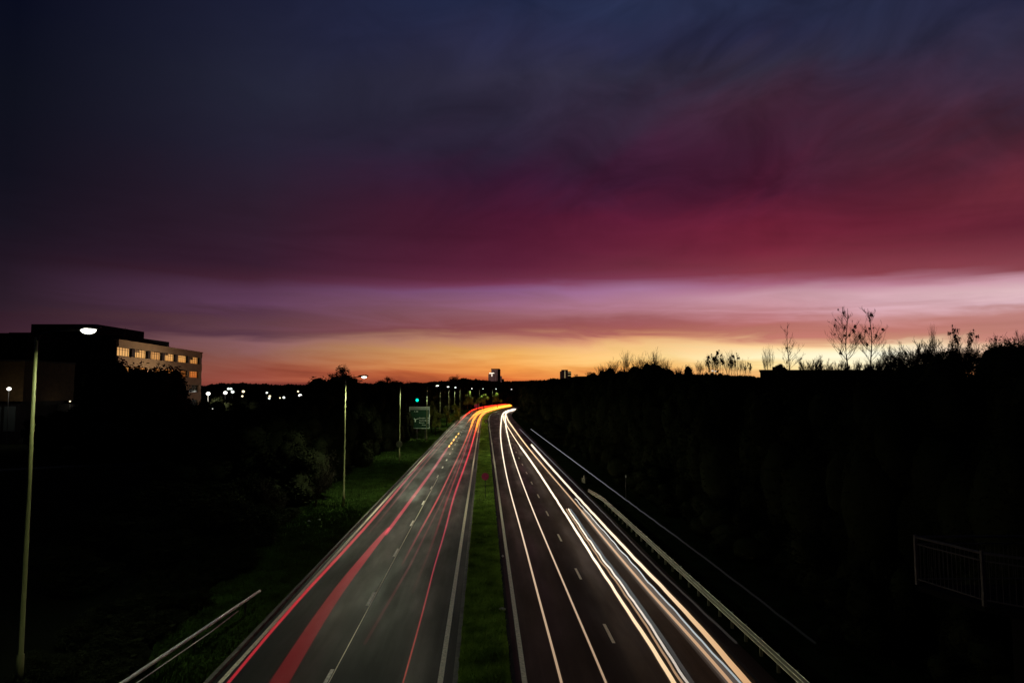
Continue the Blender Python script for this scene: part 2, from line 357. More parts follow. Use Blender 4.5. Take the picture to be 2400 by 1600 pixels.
# ---------------------------------------------------------------- light trails (the moving vehicles' lamps as the exposure recorded them)
def trail(name, tab, h, rad, glow, label, cat='light trail', wav=0, wl=3.4, d0=None, d1=None, flat=1, group=None, dx=0, ph=0, halo=2.0, halok=.015, hf=None):
    f = hermite(sorted(tab)); D0 = d0 or min(t[0] for t in tab); D1 = d1 or max(t[0] for t in tab)
    ds = []; d = D0
    while d < D1: ds.append(d); d += .5 if (wav and d < 60) else (1.2 if d < 60 else 3)
    ds.append(D1)
    gt = sorted(glow); gx = [a[0] for a in gt]
    def gl(d): return [float(np.interp(d, gx, [a[1][k] for a in gt])) for k in range(3)]
    rt = rad if isinstance(rad, list) else [(0, rad)]
    rr = [float(np.interp(d, [a[0] for a in rt], [a[1] for a in rt])) for d in ds]
    hh = [(hf(d) if hf else h) for d in ds]
    pts = [(f(d) + dx, d, hh[i] + (wav * (.45 * math.sin(2 * math.pi * d / wl + ph) * (1 + .6 * math.sin(d * .31 + wl)) + .45 * math.sin(2 * math.pi * d / (wl * 2.3) + 1 + ph) + .2 * math.sin(2 * math.pi * d / (wl * .57))))) for i, d in enumerate(ds)]
    b = MB(); cs = []; n = 8
    for k, w in ((1.0, 1.0), (halo, halok)):
        b.tube(pts, [r * k for r in rr], n, flat)
        for d in ds: cs += [[v * w * .5 for v in gl(d)] + [1]] * n
    me = b.mesh(name, M_trail)
    ca = me.color_attributes.new('glow', 'FLOAT_COLOR', 'POINT'); ca.data.foreach_set('color', np.array(cs, np.float32).ravel())
    return tag(link(bpy.data.objects.new(name, me)), label, cat, group)
WH = (1.7, 1.42, 1.05); BE = (.38, .25, .15)
trail('headlight_trail', [(12, 1.8), (21.1, 1.48), (29.5, 1.13), (41.8, .63), (59.4, -.13), (97.1, -1.35), (130, -2.15), (165.2, -2.72), (194.9, -3.05), (233.7, -3.41), (262, -3.3), (290, -2.3), (321.3, 1.2)], .7,
      [(20, .04), (60, .042), (120, .08), (200, .16), (320, .34)], [(20, BE), (35, (.7, .5, .33)), (55, (1.4, 1.1, .8)), (90, WH)], 'thin headlight streak nearest the grass median, leftmost white line of the right carriageway')
trail('headlight_trail', [(12, 3.15), (21.1, 2.81), (29.5, 2.44), (48.2, 1.63), (94.5, .09), (130, -.75), (165.2, -1.44), (194.9, -1.82), (233.7, -2.32), (262, -2.3), (290, -1.3), (318.4, 1.9)], .7,
      [(20, .036), (60, .042), (120, .08), (200, .16), (320, .34)], [(20, BE), (35, (.7, .5, .33)), (55, (1.4, 1.1, .8)), (90, WH)], 'second thin headlight streak from the median, running beside the lane dashes')
trail('headlight_trail', [(12, 5.0), (21.1, 4.84), (23.8, 4.76), (27.2, 4.62), (36, 4.26), (50.4, 3.74), (78.8, 2.62), (114.4, .99), (165.2, -1.03), (200, -2.3), (240, -3.1)], .7,
      [(20, .07), (30, .058), (50, .062), (105, .12), (112, .06), (180, .10), (240, .22)], [(20, (.85, .58, .32)), (27, (1.15, .85, .52)), (38, WH), (105, WH), (120, (1.8, 1.3, .85)), (200, (1.6, 1.2, .8))], 'thick cream white headlight streak left of centre in the outer lane', wav=.022)
trail('headlight_trail', [(12, 6.8), (21.1, 6.54), (31.4, 5.92), (38.1, 5.58), (50.4, 5.05), (75.4, 3.85), (103.5, 2.55), (165.2, .15), (200, -1.1), (240, -2.0)], .7,
      [(20, .05), (60, .05), (140, .10), (240, .2)], [(20, (.46, .26, .13)), (60, (.7, .45, .26)), (120, (1.5, 1.0, .55)), (240, (1.6, 1.2, .8))], 'thin amber headlight streak along the outer lane, beside the broad white one', halo=3)
trail('headlight_trail', [(12, 7.4), (21.1, 7.03), (25.6, 6.93), (36.3, 6.38), (50.4, 5.70), (72.4, 4.70), (90, 3.95), (110.8, 3.15)], .7,
      [(20, .10), (30, .07), (60, .07), (110, .12)], [(20, (.62, .34, .16)), (27, (.85, .55, .30)), (36, (1.4, 1.1, .75)), (110, WH)], 'broad orange to white headlight streak, outermost bright line before the guard rail', wav=.015)
trail('headlight_trail', [(12, 7.1), (21.1, 6.80), (24.7, 6.62), (31.1, 6.27), (37.3, 5.98), (48.5, 5.45), (56, 5.1)], .7,
      .028, [(20, (.32, .38, .40)), (35, (.65, .68, .66)), (56, (.9, .85, .75))], 'thin bluish wavy headlight streak beside the broad orange one', wav=.04, wl=3.0)
trail('headlight_trail', [(12, 6.95), (21.1, 6.66), (31.4, 6.07), (38.1, 5.72), (50.4, 5.2)], .62,
      .16, [(20, (.05, .040, .034)), (50, (.12, .10, .08))], 'dim grey wide headlight streak between amber and bluish lines', halok=.4, halo=1.5)
trail('headlight_trail', [(12, 5.4), (21.1, 5.24), (23.7, 5.19), (29.2, 5.04), (37, 4.66), (42, 4.46), (51.0, 4.16)], .7,
      .04, [(20, (.5, .43, .36)), (30, (.95, .85, .74)), (51, WH)], 'wavy silver white headlight streak close to the thick cream one', wav=.04, wl=2.8)
trail('headlight_trail', [(12, 5.4), (21.1, 5.24), (23.7, 5.19), (29.2, 5.04), (37, 4.66), (42, 4.46), (51.0, 4.16)], .7,
      .035, [(20, (.38, .23, .13)), (51, (.5, .32, .18))], 'faint brown headlight streak squeezed between cream and silver lines', dx=-.16, wav=.04, wl=2.8)
trail('headlight_trail', [(12, 5.4), (21.1, 5.24), (23.7, 5.19), (29.2, 5.04), (37, 4.66), (42, 4.46), (51.0, 4.16)], .7,
      .06, [(20, (.03, .026, .024)), (28, (.06, .07, .072)), (51, (.13, .16, .17))], 'faint blue grey headlight streak right of the silver wavy line', dx=.15, wav=.02)
trail('marker_light_trail', [(19, 6.07), (25.7, 5.64), (38.9, 5.09), (66.8, 3.84), (122.0, 1.36)], 2.6, .03, [(19, (.02, .018, .016)), (30, (.04, .035, .03)), (66, (.14, .14, .14)), (122, (.25, .25, .26))], 'faint grey marker light streak beside the guard rail', wav=.015, wl=2)
trail('marker_light_trail', [(19, 8.2), (24.9, 8.0), (31.5, 7.72), (38.9, 7.34), (66.8, 5.99), (122.0, 3.33)], 2.6, .035, [(20, (.003, .003, .003)), (31, (.010, .009, .009)), (40, (.04, .04, .042)), (66, (.2, .2, .22)), (122, (.3, .3, .32))], 'pale grey marker light streak, rightmost line above the verge', wav=.015, wl=2)
RDN, RDM, RDF = (.42, .018, .035), (.40, .07, .085), (1.6, .06, .03)
OR = (2.2, .62, .05)
trail('tail_light_trail', [(12, -7.9), (20.8, -8.38), (24.5, -8.6), (29.6, -8.83), (36.4, -9.02), (43.6, -9.25), (52.8, -9.62), (68.4, -10.3), (97.6, -11.4), (136.2, -12.75), (185.0, -14.4), (227.2, -15.8), (270, -17.0), (310, -17.3), (348, -15.7), (385, -11.6), (410, -7), (425, -2.5)], .8,
      [(20, .04), (35, .065), (60, .08), (150, .07), (230, .16), (420, .42)], [(20, (.30, .012, .022)), (30, (.42, .02, .03)), (45, (.45, .05, .06)), (70, (.26, .06, .075)), (150, (.14, .06, .06)), (205, (.4, .04, .03)), (235, RDF), (425, RDF)], 'long red tail light streak hugging the left edge line')
trail('tail_light_trail', [(12, -6.1), (20.8, -6.85), (28.1, -7.35), (37.4, -7.62), (43.4, -7.70)], .85,
      [(20, .29), (34, .22), (40, .16), (43.4, .10)], [(20, (.055, .002, .003)), (30, (.10, .005, .008)), (43, (.27, .025, .036))], 'broad deep red tail light band in the inside lane, lower left', halo=1.12, halok=.3, flat=.3)
trail('tail_light_trail', [(41.9, -7.60), (52.8, -7.92), (75.4, -8.62), (105.4, -9.75), (123.5, -10.35), (165.2, -11.45), (207.0, -12.6), (250, -13.5), (290, -13.6), (322.0, -12.3), (365, -8.5), (395, -4.2), (412, -1.2)], .8,
      [(40, .09), (100, .13), (105, .05), (180, .05), (230, .25), (400, .4)], [(40, (.40, .025, .045)), (75, (.36, .05, .08)), (104, (.38, .08, .11)), (110, (.06, .02, .02)), (180, (.15, .05, .03)), (215, (1.4, .35, .04)), (260, OR), (412, OR)], 'red tail light streak in the middle of the inside lane turning orange far off')
for k, d in enumerate([(106, 108.2), (112, 114.4), (119, 121.6), (127, 129.8), (136, 139)]):
    trail('indicator_flash', [(105.4, -9.70), (123.5, -10.3), (165.2, -11.4)], .8, .10, [(0, (2.2, 1.15, .25))], 'amber indicator flash in the inside lane, ' + ['nearest of the five', 'second of the five counting away', 'middle one of the five', 'fourth of the five counting away', 'farthest of the five'][k], 'indicator flash', d0=d[0], d1=d[1], group='amber indicator flashes in the inside lane')
trail('tail_light_trail', [(34.5, -5.45), (41.5, -5.62), (52.8, -5.86), (75.4, -6.55), (111.2, -7.75), (159.5, -9.6), (210.7, -11.6), (266.4, -12.43), (301.1, -10.9), (350, -6.5), (396, -.6)], .8,
      [(35, .05), (80, .06), (150, .12), (220, .3), (396, .35)], [(34, (.02, .003, .005)), (42, (.16, .02, .03)), (52, (.45, .05, .06)), (90, (.40, .07, .07)), (140, (.7, .1, .05)), (165, (1.8, .5, .05)), (396, OR)], 'red tail light streak just right of the lane dashes')
trail('tail_light_trail', [(34.5, -5.45), (41.5, -5.62), (52.8, -5.86), (75.4, -6.55), (111.2, -7.75), (159.5, -9.6)], .8,
      .05, [(22, (.03, .006, .008)), (40, (.07, .012, .018)), (90, (.12, .03, .03)), (158, (.2, .05, .04))], 'faint dark red tail light streak near the middle of the overtaking lane', dx=.42, d0=24)
trail('tail_light_trail', [(12, -2.9), (20.8, -3.22), (27.2, -3.48), (34.5, -3.82), (40.8, -4.05), (56.2, -4.72), (75.4, -5.30), (90, -5.75), (154.2, -8.06), (207.0, -9.9), (250, -10.8), (285, -10.3), (320, -8.0), (360, -4.4), (392, -.3)], .8,
      [(20, .022), (38, .03), (60, .07), (140, .13), (200, .3), (390, .35)], [(20, (.24, .04, .025)), (36, (.30, .025, .05)), (60, (.46, .03, .06)), (120, (.8, .04, .06)), (150, (1.2, .12, .04)), (165, (2.0, .55, .05)), (392, OR)], 'thin crimson tail light streak in the overtaking lane nearest the median')
trail('tail_light_trail', [(30, -4.25), (36.5, -4.42), (52.8, -5.05), (75.4, -5.85), (96.0, -6.60), (146.2, -8.53), (198.1, -10.4)], .8,
      .06, [(30, (.01, .001, .002)), (40, (.05, .006, .01)), (56, (.18, .014, .025)), (120, (.34, .03, .05)), (198, (.5, .08, .04))], 'dim red tail light streak left of the crimson one in the overtaking lane')
trail('tail_light_trail', [(12, -7.9), (20.8, -8.38), (36.4, -9.02), (52.8, -9.62), (68.4, -10.3), (97.6, -11.4), (136.2, -12.75), (185.0, -14.4)], .8,
      .06, [(40, (.02, .004, .005)), (60, (.14, .035, .045)), (100, (.16, .06, .06)), (180, (.12, .06, .05))], 'faint pink tail light streak just inside the long left red one', dx=.55, d0=42)
trail('tail_light_trail', [(520, -30), (560, -22), (600, -12), (650, -2)], .9, .45, [(0, (.10, .008, .006))], 'faint red streak far off where the road climbs beyond the bend', halo=1.2)

# ---------------------------------------------------------------- street lamps on the left verge
pm = MB(); pm.tube([(0, 0, 0), (0, 0, 1.3), (0, 0, 1.32), (0, 0, 6), (0, 0, 10.3)], [.10, .10, .075, .065, .05], 12); ME_post = pm.mesh('post', M_post, True)
am = MB(); am.tube([(0, 0, 10.15), (.12, 0, 10.38), (.5, 0, 10.46), (1.25, 0, 10.52)], .032, 8); ME_arm = am.mesh('arm', M_dark, True)
hm = MB(); hm.tube([(1.05, 0, 10.54), (1.25, 0, 10.57), (1.8, 0, 10.60), (2.0, 0, 10.58)], [.06, .16, .17, .05], 10, .5); ME_head = hm.mesh('lamp_head', M_dark, True)
lm = MB(); lm.ball((1.62, 0, 10.52), (.24, .15, .13), 14, 8); ME_lens = lm.mesh('lens', M_lens, True)
def street_lamp(x, y, hs, lit, label, reach=1.0, power=330, spec=None):
    r = empty('street_lamp', (x, y, 0), label=label, cat='street lamp', group='street lamps along the left verge')
    for n_, me in (('post', ME_post), ('arm', ME_arm), ('lamp_head', ME_head)):
        o = link(bpy.data.objects.new(n_, me), r); o.scale = (reach if n_ != 'post' else 1, 1, hs)
        if n_ == 'lamp_head': hd = o
    if lit:
        o = link(bpy.data.objects.new('lens', ME_lens), hd)
    ld = bpy.data.lights.new('lamp_or_fill_light', 'AREA'); ld.shape = 'RECTANGLE'; ld.size = .5; ld.size_y = .3; ld.energy = power; ld.color = (.92, 1.0, .66)
    lo = bpy.data.objects.new('lamp_or_fill_light', ld); link(lo, r); lo.location = (1.62 * reach, 0, 10.38 * hs); lo.rotation_euler = (0, R(-18), 0)
    return r
street_lamp(-14.95, 21.4, 1.075, True, 'nearest tall street lamp at the far left with a glaring bright head', 1.0, 240)
ordn = ['tall street lamp on the left verge with its lit head against the orange sky', 'street lamp behind the bushes with a small round sign on its post, head seen dark', 'street lamp rising behind the green direction sign',
        'street lamp just right of the green direction sign', 'fifth distant street lamp post over the roadside shrubs', 'sixth distant street lamp post over the roadside shrubs', 'seventh distant street lamp post over the roadside shrubs',
        'distant street lamp beside the bright green lit tree', 'distant street lamp left of the far tower', 'farthest street lamp below the far tower']
lamps = [(-13.5, 55.5, 1.0), (-14.7, 90, .985), (-15.5, 125, .98), (-16.8, 160, .98), (-17.9, 194, .98), (-19.2, 229, .98), (-20.0, 263, .98), (-19.3, 298, .98), (-15.9, 332, .98), (-10.4, 367, .98)]
for i, (x, y, s) in enumerate(lamps):
    street_lamp(x, y, s, i not in (1, 5, 6), ordn[i], 1.15 if i else .92, 800)
t = empty('round_sign', (-14.7, 89.8, 0), label='small round grey sign on a street lamp post above the verge', cat='road sign')
b = MB(); b.tube([(0, -.06, 2.45), (0, -.03, 2.45)], .42, 16); b.build('sign_face', M_steel, t)
b = MB(); b.box(-.05, .05, -.03, .02, 2.3, 2.6); b.build('bracket', M_dark, t)

# ---------------------------------------------------------------- guard rails
M_highlight = mat('highlight_steel', (.85, .88, .68), .32, 1, 3, .1, metal=.3)  # pale steel that paints the highlight lines of the beam
def rail_profile(pts_xy, name, label, zt, posts, side, mt):
    t = empty(name, (pts_xy[0][0], pts_xy[0][1], 0), label=label, cat='guard rail')
    o0 = Vector((pts_xy[0][0], pts_xy[0][1], 0))
    prof = [(.085 * (.5 - .5 * math.cos(4 * math.pi * t_ / 20)) , -.31 * t_ / 20) for t_ in range(21)]
    v = []; f = []; n = len(prof)
    for x, y, z in zt:
        for a, c in prof: v.append((x - a * side - o0.x, y - o0.y, z + c))
    for i in range(len(zt) - 1):
        for k in range(n - 1): f.append((i * n + k, i * n + k + 1, (i + 1) * n + k + 1, (i + 1) * n + k))
    me = bpy.data.meshes.new('beam'); me.from_pydata(v, [], f); me.materials.append(mt); me.polygons.foreach_set('use_smooth', [True] * len(me.polygons)); ob = link(bpy.data.objects.new('beam', me), t)
    sm = ob.modifiers.new('thickness', 'SOLIDIFY'); sm.thickness = .006
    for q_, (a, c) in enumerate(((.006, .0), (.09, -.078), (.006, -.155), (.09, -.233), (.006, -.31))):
        if q_ in (0, 2, 4): e_ = MB(); e_.tube([(x - a * side - o0.x - .012 * side, y - o0.y, z + c) for x, y, z in zt], .013, 6); e_.build('highlight_bead', M_highlight, t)  # thin pale beads added to draw the beam's bright highlight lines
    for x, y, z in posts:
        p = MB(); p.box(-.05 + .09 * side, .05 + .09 * side, -.04, .04, -.1, z); p.box(-.0 * side, .0 + .05, -.03, .03, z - .22, z - .12)
        q = p.build('post', M_steel if mt is M_steel else M_dark, t); q.location = (x - o0.x, y - o0.y, 0)
    return t
zt = []
for d in [10 + 1.4 * k for k in range(38)] + [64.5]:
    zt.append((xc(d) + 8.45, d, .70 if d < 57 else .70 - .45 * (d - 57) / 7.5))
rail_profile([(xc(10) + 8.45, 10)], 'guard_rail', 'long steel guard rail with lit corrugated beam along the right verge', zt,
             [(xc(d) + 8.45, d, .66) for d in [15.0 + 1.42 * k for k in range(30)]], 1, M_steel)
t = empty('guard_rail', (-12.3, 10, 0), label='short tubular guard rail with a gleaming top edge on the lower left verge', cat='guard rail')
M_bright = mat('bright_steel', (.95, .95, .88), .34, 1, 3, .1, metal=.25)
lr = [(-12.5, 8), (-12.15, 16), (-11.6, 21.1), (-11.25, 26), (-10.97, 30.4)]
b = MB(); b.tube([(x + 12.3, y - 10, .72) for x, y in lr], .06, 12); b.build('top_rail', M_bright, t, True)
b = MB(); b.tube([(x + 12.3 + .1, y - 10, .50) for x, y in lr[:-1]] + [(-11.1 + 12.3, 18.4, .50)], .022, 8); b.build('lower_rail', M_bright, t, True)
for x, y in ((-12.33, 12), (-12.0, 17), (-11.6, 21), (-11.3, 25), (-11.05, 29)): b = MB(); b.box(-.03, .03, -.03, .03, -.1, .68); q = b.build('post', M_dark, t); q.location = (x + 12.3, y - 10, 0)

# ---------------------------------------------------------------- signs, markers, litter
t = empty('round_sign', (-2.28 + .0, 58.8, .12), label='dark red round sign disc on a thin post in the grass median', cat='road sign')
b = MB(); b.tube([(0, 0, 0), (0, 0, 1.75)], .03, 8); b.build('post', M_dark, t)
b = MB(); b.tube([(0, -.02, 2.0), (0, -.045, 2.0)], .32, 24); b.build('sign_face', M_signred, t)
t = empty('direction_sign', (-15.7, 131, 0), label='big green direction sign with white border and route arrow by the left verge', cat='road sign')
b = MB(); b.box(-3.9, 0, -.05, 0, 2.15, 6.35); b.build('panel', M_signgreen, t)
b = MB()
for a in ((-3.86, -.04, 2.19, 2.27), (-3.86, -.04, 6.23, 6.31), (-3.86, -3.78, 2.19, 6.31), (-.12, -.04, 2.19, 6.31), (-3.8, -.1, 5.80, 5.87), (-3.8, -.1, 6.02, 6.08)): b.box(a[0], a[1], -.075, -.052, a[2], a[3])
b.build('border', M_signwhite, t)
b = MB(); b.tube([(-2.75, -.08, 3.45), (-2.75, -.08, 3.95)], .1, 4, .3); b.tube([(-2.75, -.08, 3.9), (-2.1, -.08, 4.1)], .05, 4); b.tube([(-2.75, -.08, 3.9), (-3.0, -.08, 4.12)], .07, 4); b.build('route_arrow', M_signwhite, t)
for x in (-2.4, -.85): b = MB(); b.box(x - .05, x + .05, .01, .11, 0, 6.1); b.build('post', M_rail, t)
def text(s, x, z, size, parent, mt, al='LEFT', y=-.06):
    c = bpy.data.curves.new('tx', 'FONT'); c.body = s; c.size = size; c.extrude = .004; c.align_x = al
    o = bpy.data.objects.new('lettering', c); col.objects.link(o)
    dg = bpy.context.evaluated_depsgraph_get(); me = bpy.data.meshes.new_from_object(o.evaluated_get(dg))
    bpy.data.objects.remove(o); me.materials.clear(); me.materials.append(mt)
    q = link(bpy.data.objects.new('lettering', me), parent); q.location = (x, y, z); q.rotation_euler = (R(90), 0, 0); return q
for s, x, z, sz in (('Brindale', -2.0, 4.05, .36), ('Rd', -.62, 4.05, .36), ('Southern', -2.0, 3.62, .36), ('Rd', -.62, 3.62, .36), ('Estcott', -2.0, 3.19, .36), ('Rd', -.62, 3.19, .36), ('Area', -1.5, 2.78, .36), ('A 30', -3.0, 5.3, .4)): text(s, x, z, sz, t, M_signwhite)
t = empty('traffic_light', (-23.8, 172, 0), label='green traffic light glowing above the direction sign', cat='traffic light')
b = MB(); b.tube([(0, 0, 0), (0, 0, 6.6)], .07, 8); b.build('post', M_dark, t)
b = MB(); b.box(-.25, .25, -.01, .2, 6.5, 7.8); hs_ = b.build('housing', M_dark, t)
b = MB(); b.tube([(0, -.12, 7.0), (0, -.013, 7.0)], .36, 16); b.build('signal_lens', M_greenlight, hs_)
t = empty('marker_post', (9.94, 60.4, .02), label='thin pale marker post alone in the dark right of the guard rail', cat='post')
b = MB(); b.tube([(0, 0, 0), (0, 0, 2.05)], .03, 6); b.build('shaft', M_rail, t)
b = MB(); b.box(-.05, .05, -.04, -.031, 1.8, 2.0); b.build('reflector', M_signwhite, t)
b = MB(); b.prism([(7.15, 71), (7.4, 70), (7.7, 71)], .02, .5); b.prism([(7.3, 70.8), (7.4, 70.5), (7.5, 70.8)], .5, .75); b.build('rail_terminal', M_steel, label='small grey triangular end marker where the guard rail begins', cat='rail end')
t = empty('arrow_marker', (-7.2, 189.6, .12), label='small striped arrow marker in the narrow far median', cat='road marker')
b = MB(); b.box(-.35, .35, -.04, 0, .35, 1.3); b.build('panel', M_dark, t)
b = MB()
for k in range(3): b.tube([(-.25, -.06, .5 + .27 * k), (0, -.06, .62 + .27 * k), (.25, -.06, .5 + .27 * k)], .05, 4)
b.build('chevrons', M_signwhite, t); b = MB(); b.box(-.04, .04, -.02, .02, 0, .4); b.build('post', M_dark, t)
t = empty('sign_board', (-17.3, 335, 0), label='small reddish sign board beyond the bend above the red streaks', cat='road sign')
b = MB(); b.box(-1.1, 1.1, -.05, 0, 1.3, 3.2); b.build('panel', M_signred, t)
for x in (-.8, .8): b = MB(); b.box(x - .05, x + .05, .01, .1, 0, 3.0); b.build('post', M_dark, t)
for k, (x, y, s, lb) in enumerate([(-16.06, 59.5, .16, 'scrap of white litter beside the near lamp post on the verge'), (-13.83, 49.8, .14, 'bright white scrap of litter low on the left verge'), (-14.4, 49.2, .12, 'white scrap of litter at the edge of the dark shrubs'), (-.40, 29.7, .2, 'pale leaf shaped litter on the near edge of the median'), (-.52, 39, .1, 'tiny pale scrap of litter on the median kerb')]):
    rnd = random.Random(k); b = MB(); n = 7
    ring = [(math.cos(2 * math.pi * i / n) * s * rnd.uniform(.5, 1.3), math.sin(2 * math.pi * i / n) * s * .7 * rnd.uniform(.5, 1.3), rnd.uniform(.02, .10)) for i in range(n)]
    b.v = ring + [(0, 0, .12)] + [(x_ * .8, y_ * .8, 0) for x_, y_, _ in ring]; b.f = [(i, (i + 1) % n, n) for i in range(n)] + [(n + 1 + i, n + 1 + (i + 1) % n, (i + 1) % n, i) for i in range(n)]
    o = b.build('litter', M_litter, label=lb, cat='litter'); o.location = (x, y, .13)

# ---------------------------------------------------------------- trees
def crown_mesh(name, seed, m, lumps=14, leaves=420, leaf=.075, core=.80, tall=1.0, sparse=False, lz=.45):
    rng = np.random.default_rng(seed); rd = random.Random(seed)
    b = MB(); quads = []
    for k in range(lumps):
        z = rd.uniform(.12, 1.78) if k else 1.0; w = math.sqrt(max(.05, 1 - ((z - .95) / 1.15) ** 2)); a = rd.uniform(0, 6.28); q = rd.uniform(.15, .68) * w
        c = np.array([q * math.cos(a), q * math.sin(a), z]); r = rd.uniform(.24, .42) if k else .55
        if not sparse: b.ball(tuple(c), (r * core, r * core, r * core * tall), 8, 6)
        d = rng.normal(size=(leaves, 3)); d /= np.linalg.norm(d, axis=1)[:, None]
        p = c + d * (r * (.72 + .42 * rng.random(leaves) ** 1.5))[:, None] * np.array([1, 1, tall])
        quads.append(p)
    P = np.concatenate(quads); n = len(P); s = leaf * rng.uniform(.5, 1.25, n)
    A = rng.normal(size=(n, 3)); A /= np.linalg.norm(A, axis=1)[:, None]; B = np.cross(A, rng.normal(size=(n, 3))); B /= np.linalg.norm(B, axis=1)[:, None]
    A[:, 2] *= lz; B[:, 2] *= lz
    V = np.stack([P - A * s[:, None], P + B * s[:, None] * .6, P + A * s[:, None], P - B * s[:, None] * .6], 1).reshape(-1, 3)
    F = np.arange(4 * n).reshape(-1, 4)
    if b.v:
        bv = np.array(b.v); bf = np.array([f for f in b.f if len(f) == 4])
        bv = bv + np.random.default_rng(seed + 1).normal(0, .02, bv.shape)
        F = np.concatenate([F, bf + len(V)]); V = np.concatenate([V, bv])
    zz = V[:, 2]; lo, hi = np.percentile(zz, .3), np.percentile(zz, 99.9); V[:, 2] = (zz - lo) / (hi - lo) * 2.05
    rr = np.percentile(np.hypot(V[:, 0], V[:, 1]), 97); V[:, :2] /= rr
    return npmesh(name, V, F, m)
CR = [crown_mesh('crown', 11 + k, M_leaf, 18, 700, .048, .86) for k in range(5)]
CRB = [crown_mesh('crown', 71 + k, M_leaf, 22, 520, .036, .32, lz=.8) for k in range(3)]
CRN = [crown_mesh('crown', 81 + k, M_leaf, 18, 2400, .019, .86) for k in range(2)]
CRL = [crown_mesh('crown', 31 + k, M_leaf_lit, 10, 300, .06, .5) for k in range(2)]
CRR = [crown_mesh('crown', 41, M_leaf_red, 12, 300, .06, .5)]
CRF = [crown_mesh('crown', 51 + k, M_leaf, 9, 90, .13) for k in range(3)]
tmb = MB(); tmb.tube([(0, 0, 0), (.01, 0, .3), (.03, .01, .7), (.0, .02, 1.2)], [.09, .07, .05, .025], 7)
for a in range(4): tmb.tube([(0, 0, .35 + .1 * a), (.22 * math.cos(a * 1.6), .22 * math.sin(a * 1.6), .75 + .12 * a), (.4 * math.cos(a * 1.6 + .2), .4 * math.sin(a * 1.6 + .2), 1.2 + .1 * a)], [.035, .022, .01], 5)
ME_trunk = tmb.mesh('trunk', M_bark)
TR = random.Random(77)
def tree(x, y, w, top, bottom, me, name='leafy_tree', **k):
    """crown half width w, from bottom to top height"""
    r = empty(name, (x, y, -.05), TR.uniform(0, 6.28), **k)
    c = link(bpy.data.objects.new('crown', me), r); hgt = top - bottom
    c.scale = (w, w * TR.uniform(.9, 1.1), hgt / 2.05); c.location = (0, 0, bottom)
    tr = link(bpy.data.objects.new('trunk', ME_trunk), r); tr.scale = (min(w, 2.6), min(w, 2.6), top / 1.9)
    return r
def bare_meshes(seed, height, spread, stems=1, levels=4, clumps=0, lean=.12, thick=.012, clump_size=.35, fan=.5, kids=4, ext=True, rmin=.011):
    rd = random.Random(seed); st = MB(); tw = MB(); ends = []
    def grow(p, d, ln, r, lev):
        pts = [p]; q = p.copy(); dd = d.copy(); seg = 4
        for i in range(seg):
            dd = (dd + Vector((rd.gauss(0, .10), rd.gauss(0, .10), rd.gauss(.03, .05)))).normalized(); q = q + dd * ln / seg; pts.append(q.copy())
        (st if lev == 0 else tw).tube(pts, [max(rmin, r * (1 - .6 * i / seg)) for i in range(seg + 1)], 5 if lev < 2 else 3)
        ends.append((pts[-1], lev))
        if lev < levels:
            for j in range(kids):
                i = rd.randint(1 if lev else 2, seg); base = pts[i]
                a = rd.uniform(0, 6.28); tilt = rd.uniform(.5, 1) * fan
                nd_ = (dd * 1.0 + Vector((math.cos(a) * tilt, math.sin(a) * tilt, rd.uniform(0, .3)))).normalized()
                grow(base, nd_, ln * rd.uniform(.45, .68), r * .62, lev + 1)
    for s in range(stems):
        a = rd.uniform(0, 6.28); off = spread * (rd.random() ** .5) if stems > 1 else 0
        grow(Vector((off * math.cos(a), off * math.sin(a), 0)), Vector((rd.gauss(0, lean), rd.gauss(0, lean), 1)).normalized(), height * rd.uniform(.42, .62) if stems > 1 else height * .55, height * thick, 0 if stems == 1 else 0)
    if clumps:
        es = [e for e, l in ends if l >= max(1, levels - 2)]
        for k in range(clumps):
            c = rd.choice(es); rng = np.random.default_rng(seed * 7 + k); n = 26; s = clump_size * rd.uniform(.4, 1.1)
            for i in range(n):
                p = np.array(c) + rng.normal(0, s * .33, 3) * np.array([.7, .7, 1.1]); A = rng.normal(size=3); A *= s * .30 / np.linalg.norm(A); B = np.cross(A, rng.normal(size=3)); B *= s * .24 / np.linalg.norm(B)
                q = len(tw.v); tw.v += [tuple(p - A), tuple(p + B), tuple(p + A), tuple(p - B)]; tw.f.append((q, q + 1, q + 2, q + 3))
    mz = max(v_[2] for v_ in tw.v); q = height / mz
    st.v = [(a_ * q, b_ * q, c_ * q) for a_, b_, c_ in st.v]; tw.v = [(a_ * q, b_ * q, c_ * q) for a_, b_, c_ in tw.v]
    if ext: st.tube([(0, 0, -14), (0, 0, -4), (0, 0, .15)], [height * thick * 1.8, height * thick * 1.4, height * thick], 6)
    return st.mesh('trunk', M_bark), tw.mesh('crown', M_bark)
def bare(x, y, ms, sc=1, z=0, name='bare_tree', rz=None, sxy=None, **k):
    r = empty(name, (x, y, z), TR.uniform(0, 6.28) if rz is None else rz, **k)
    for n_, me in (('trunk', ms[0]), ('crown', ms[1])):
        o = link(bpy.data.objects.new(n_, me), r); o.scale = (sxy or sc, sxy or sc, sc)
    return r
PX = lambda px, D: (px - 1200) * D / FPX            # plan position of something seen in a given direction, D metres off
ZT = lambda py, D: CAMZ + (915 - py) * D / FPX

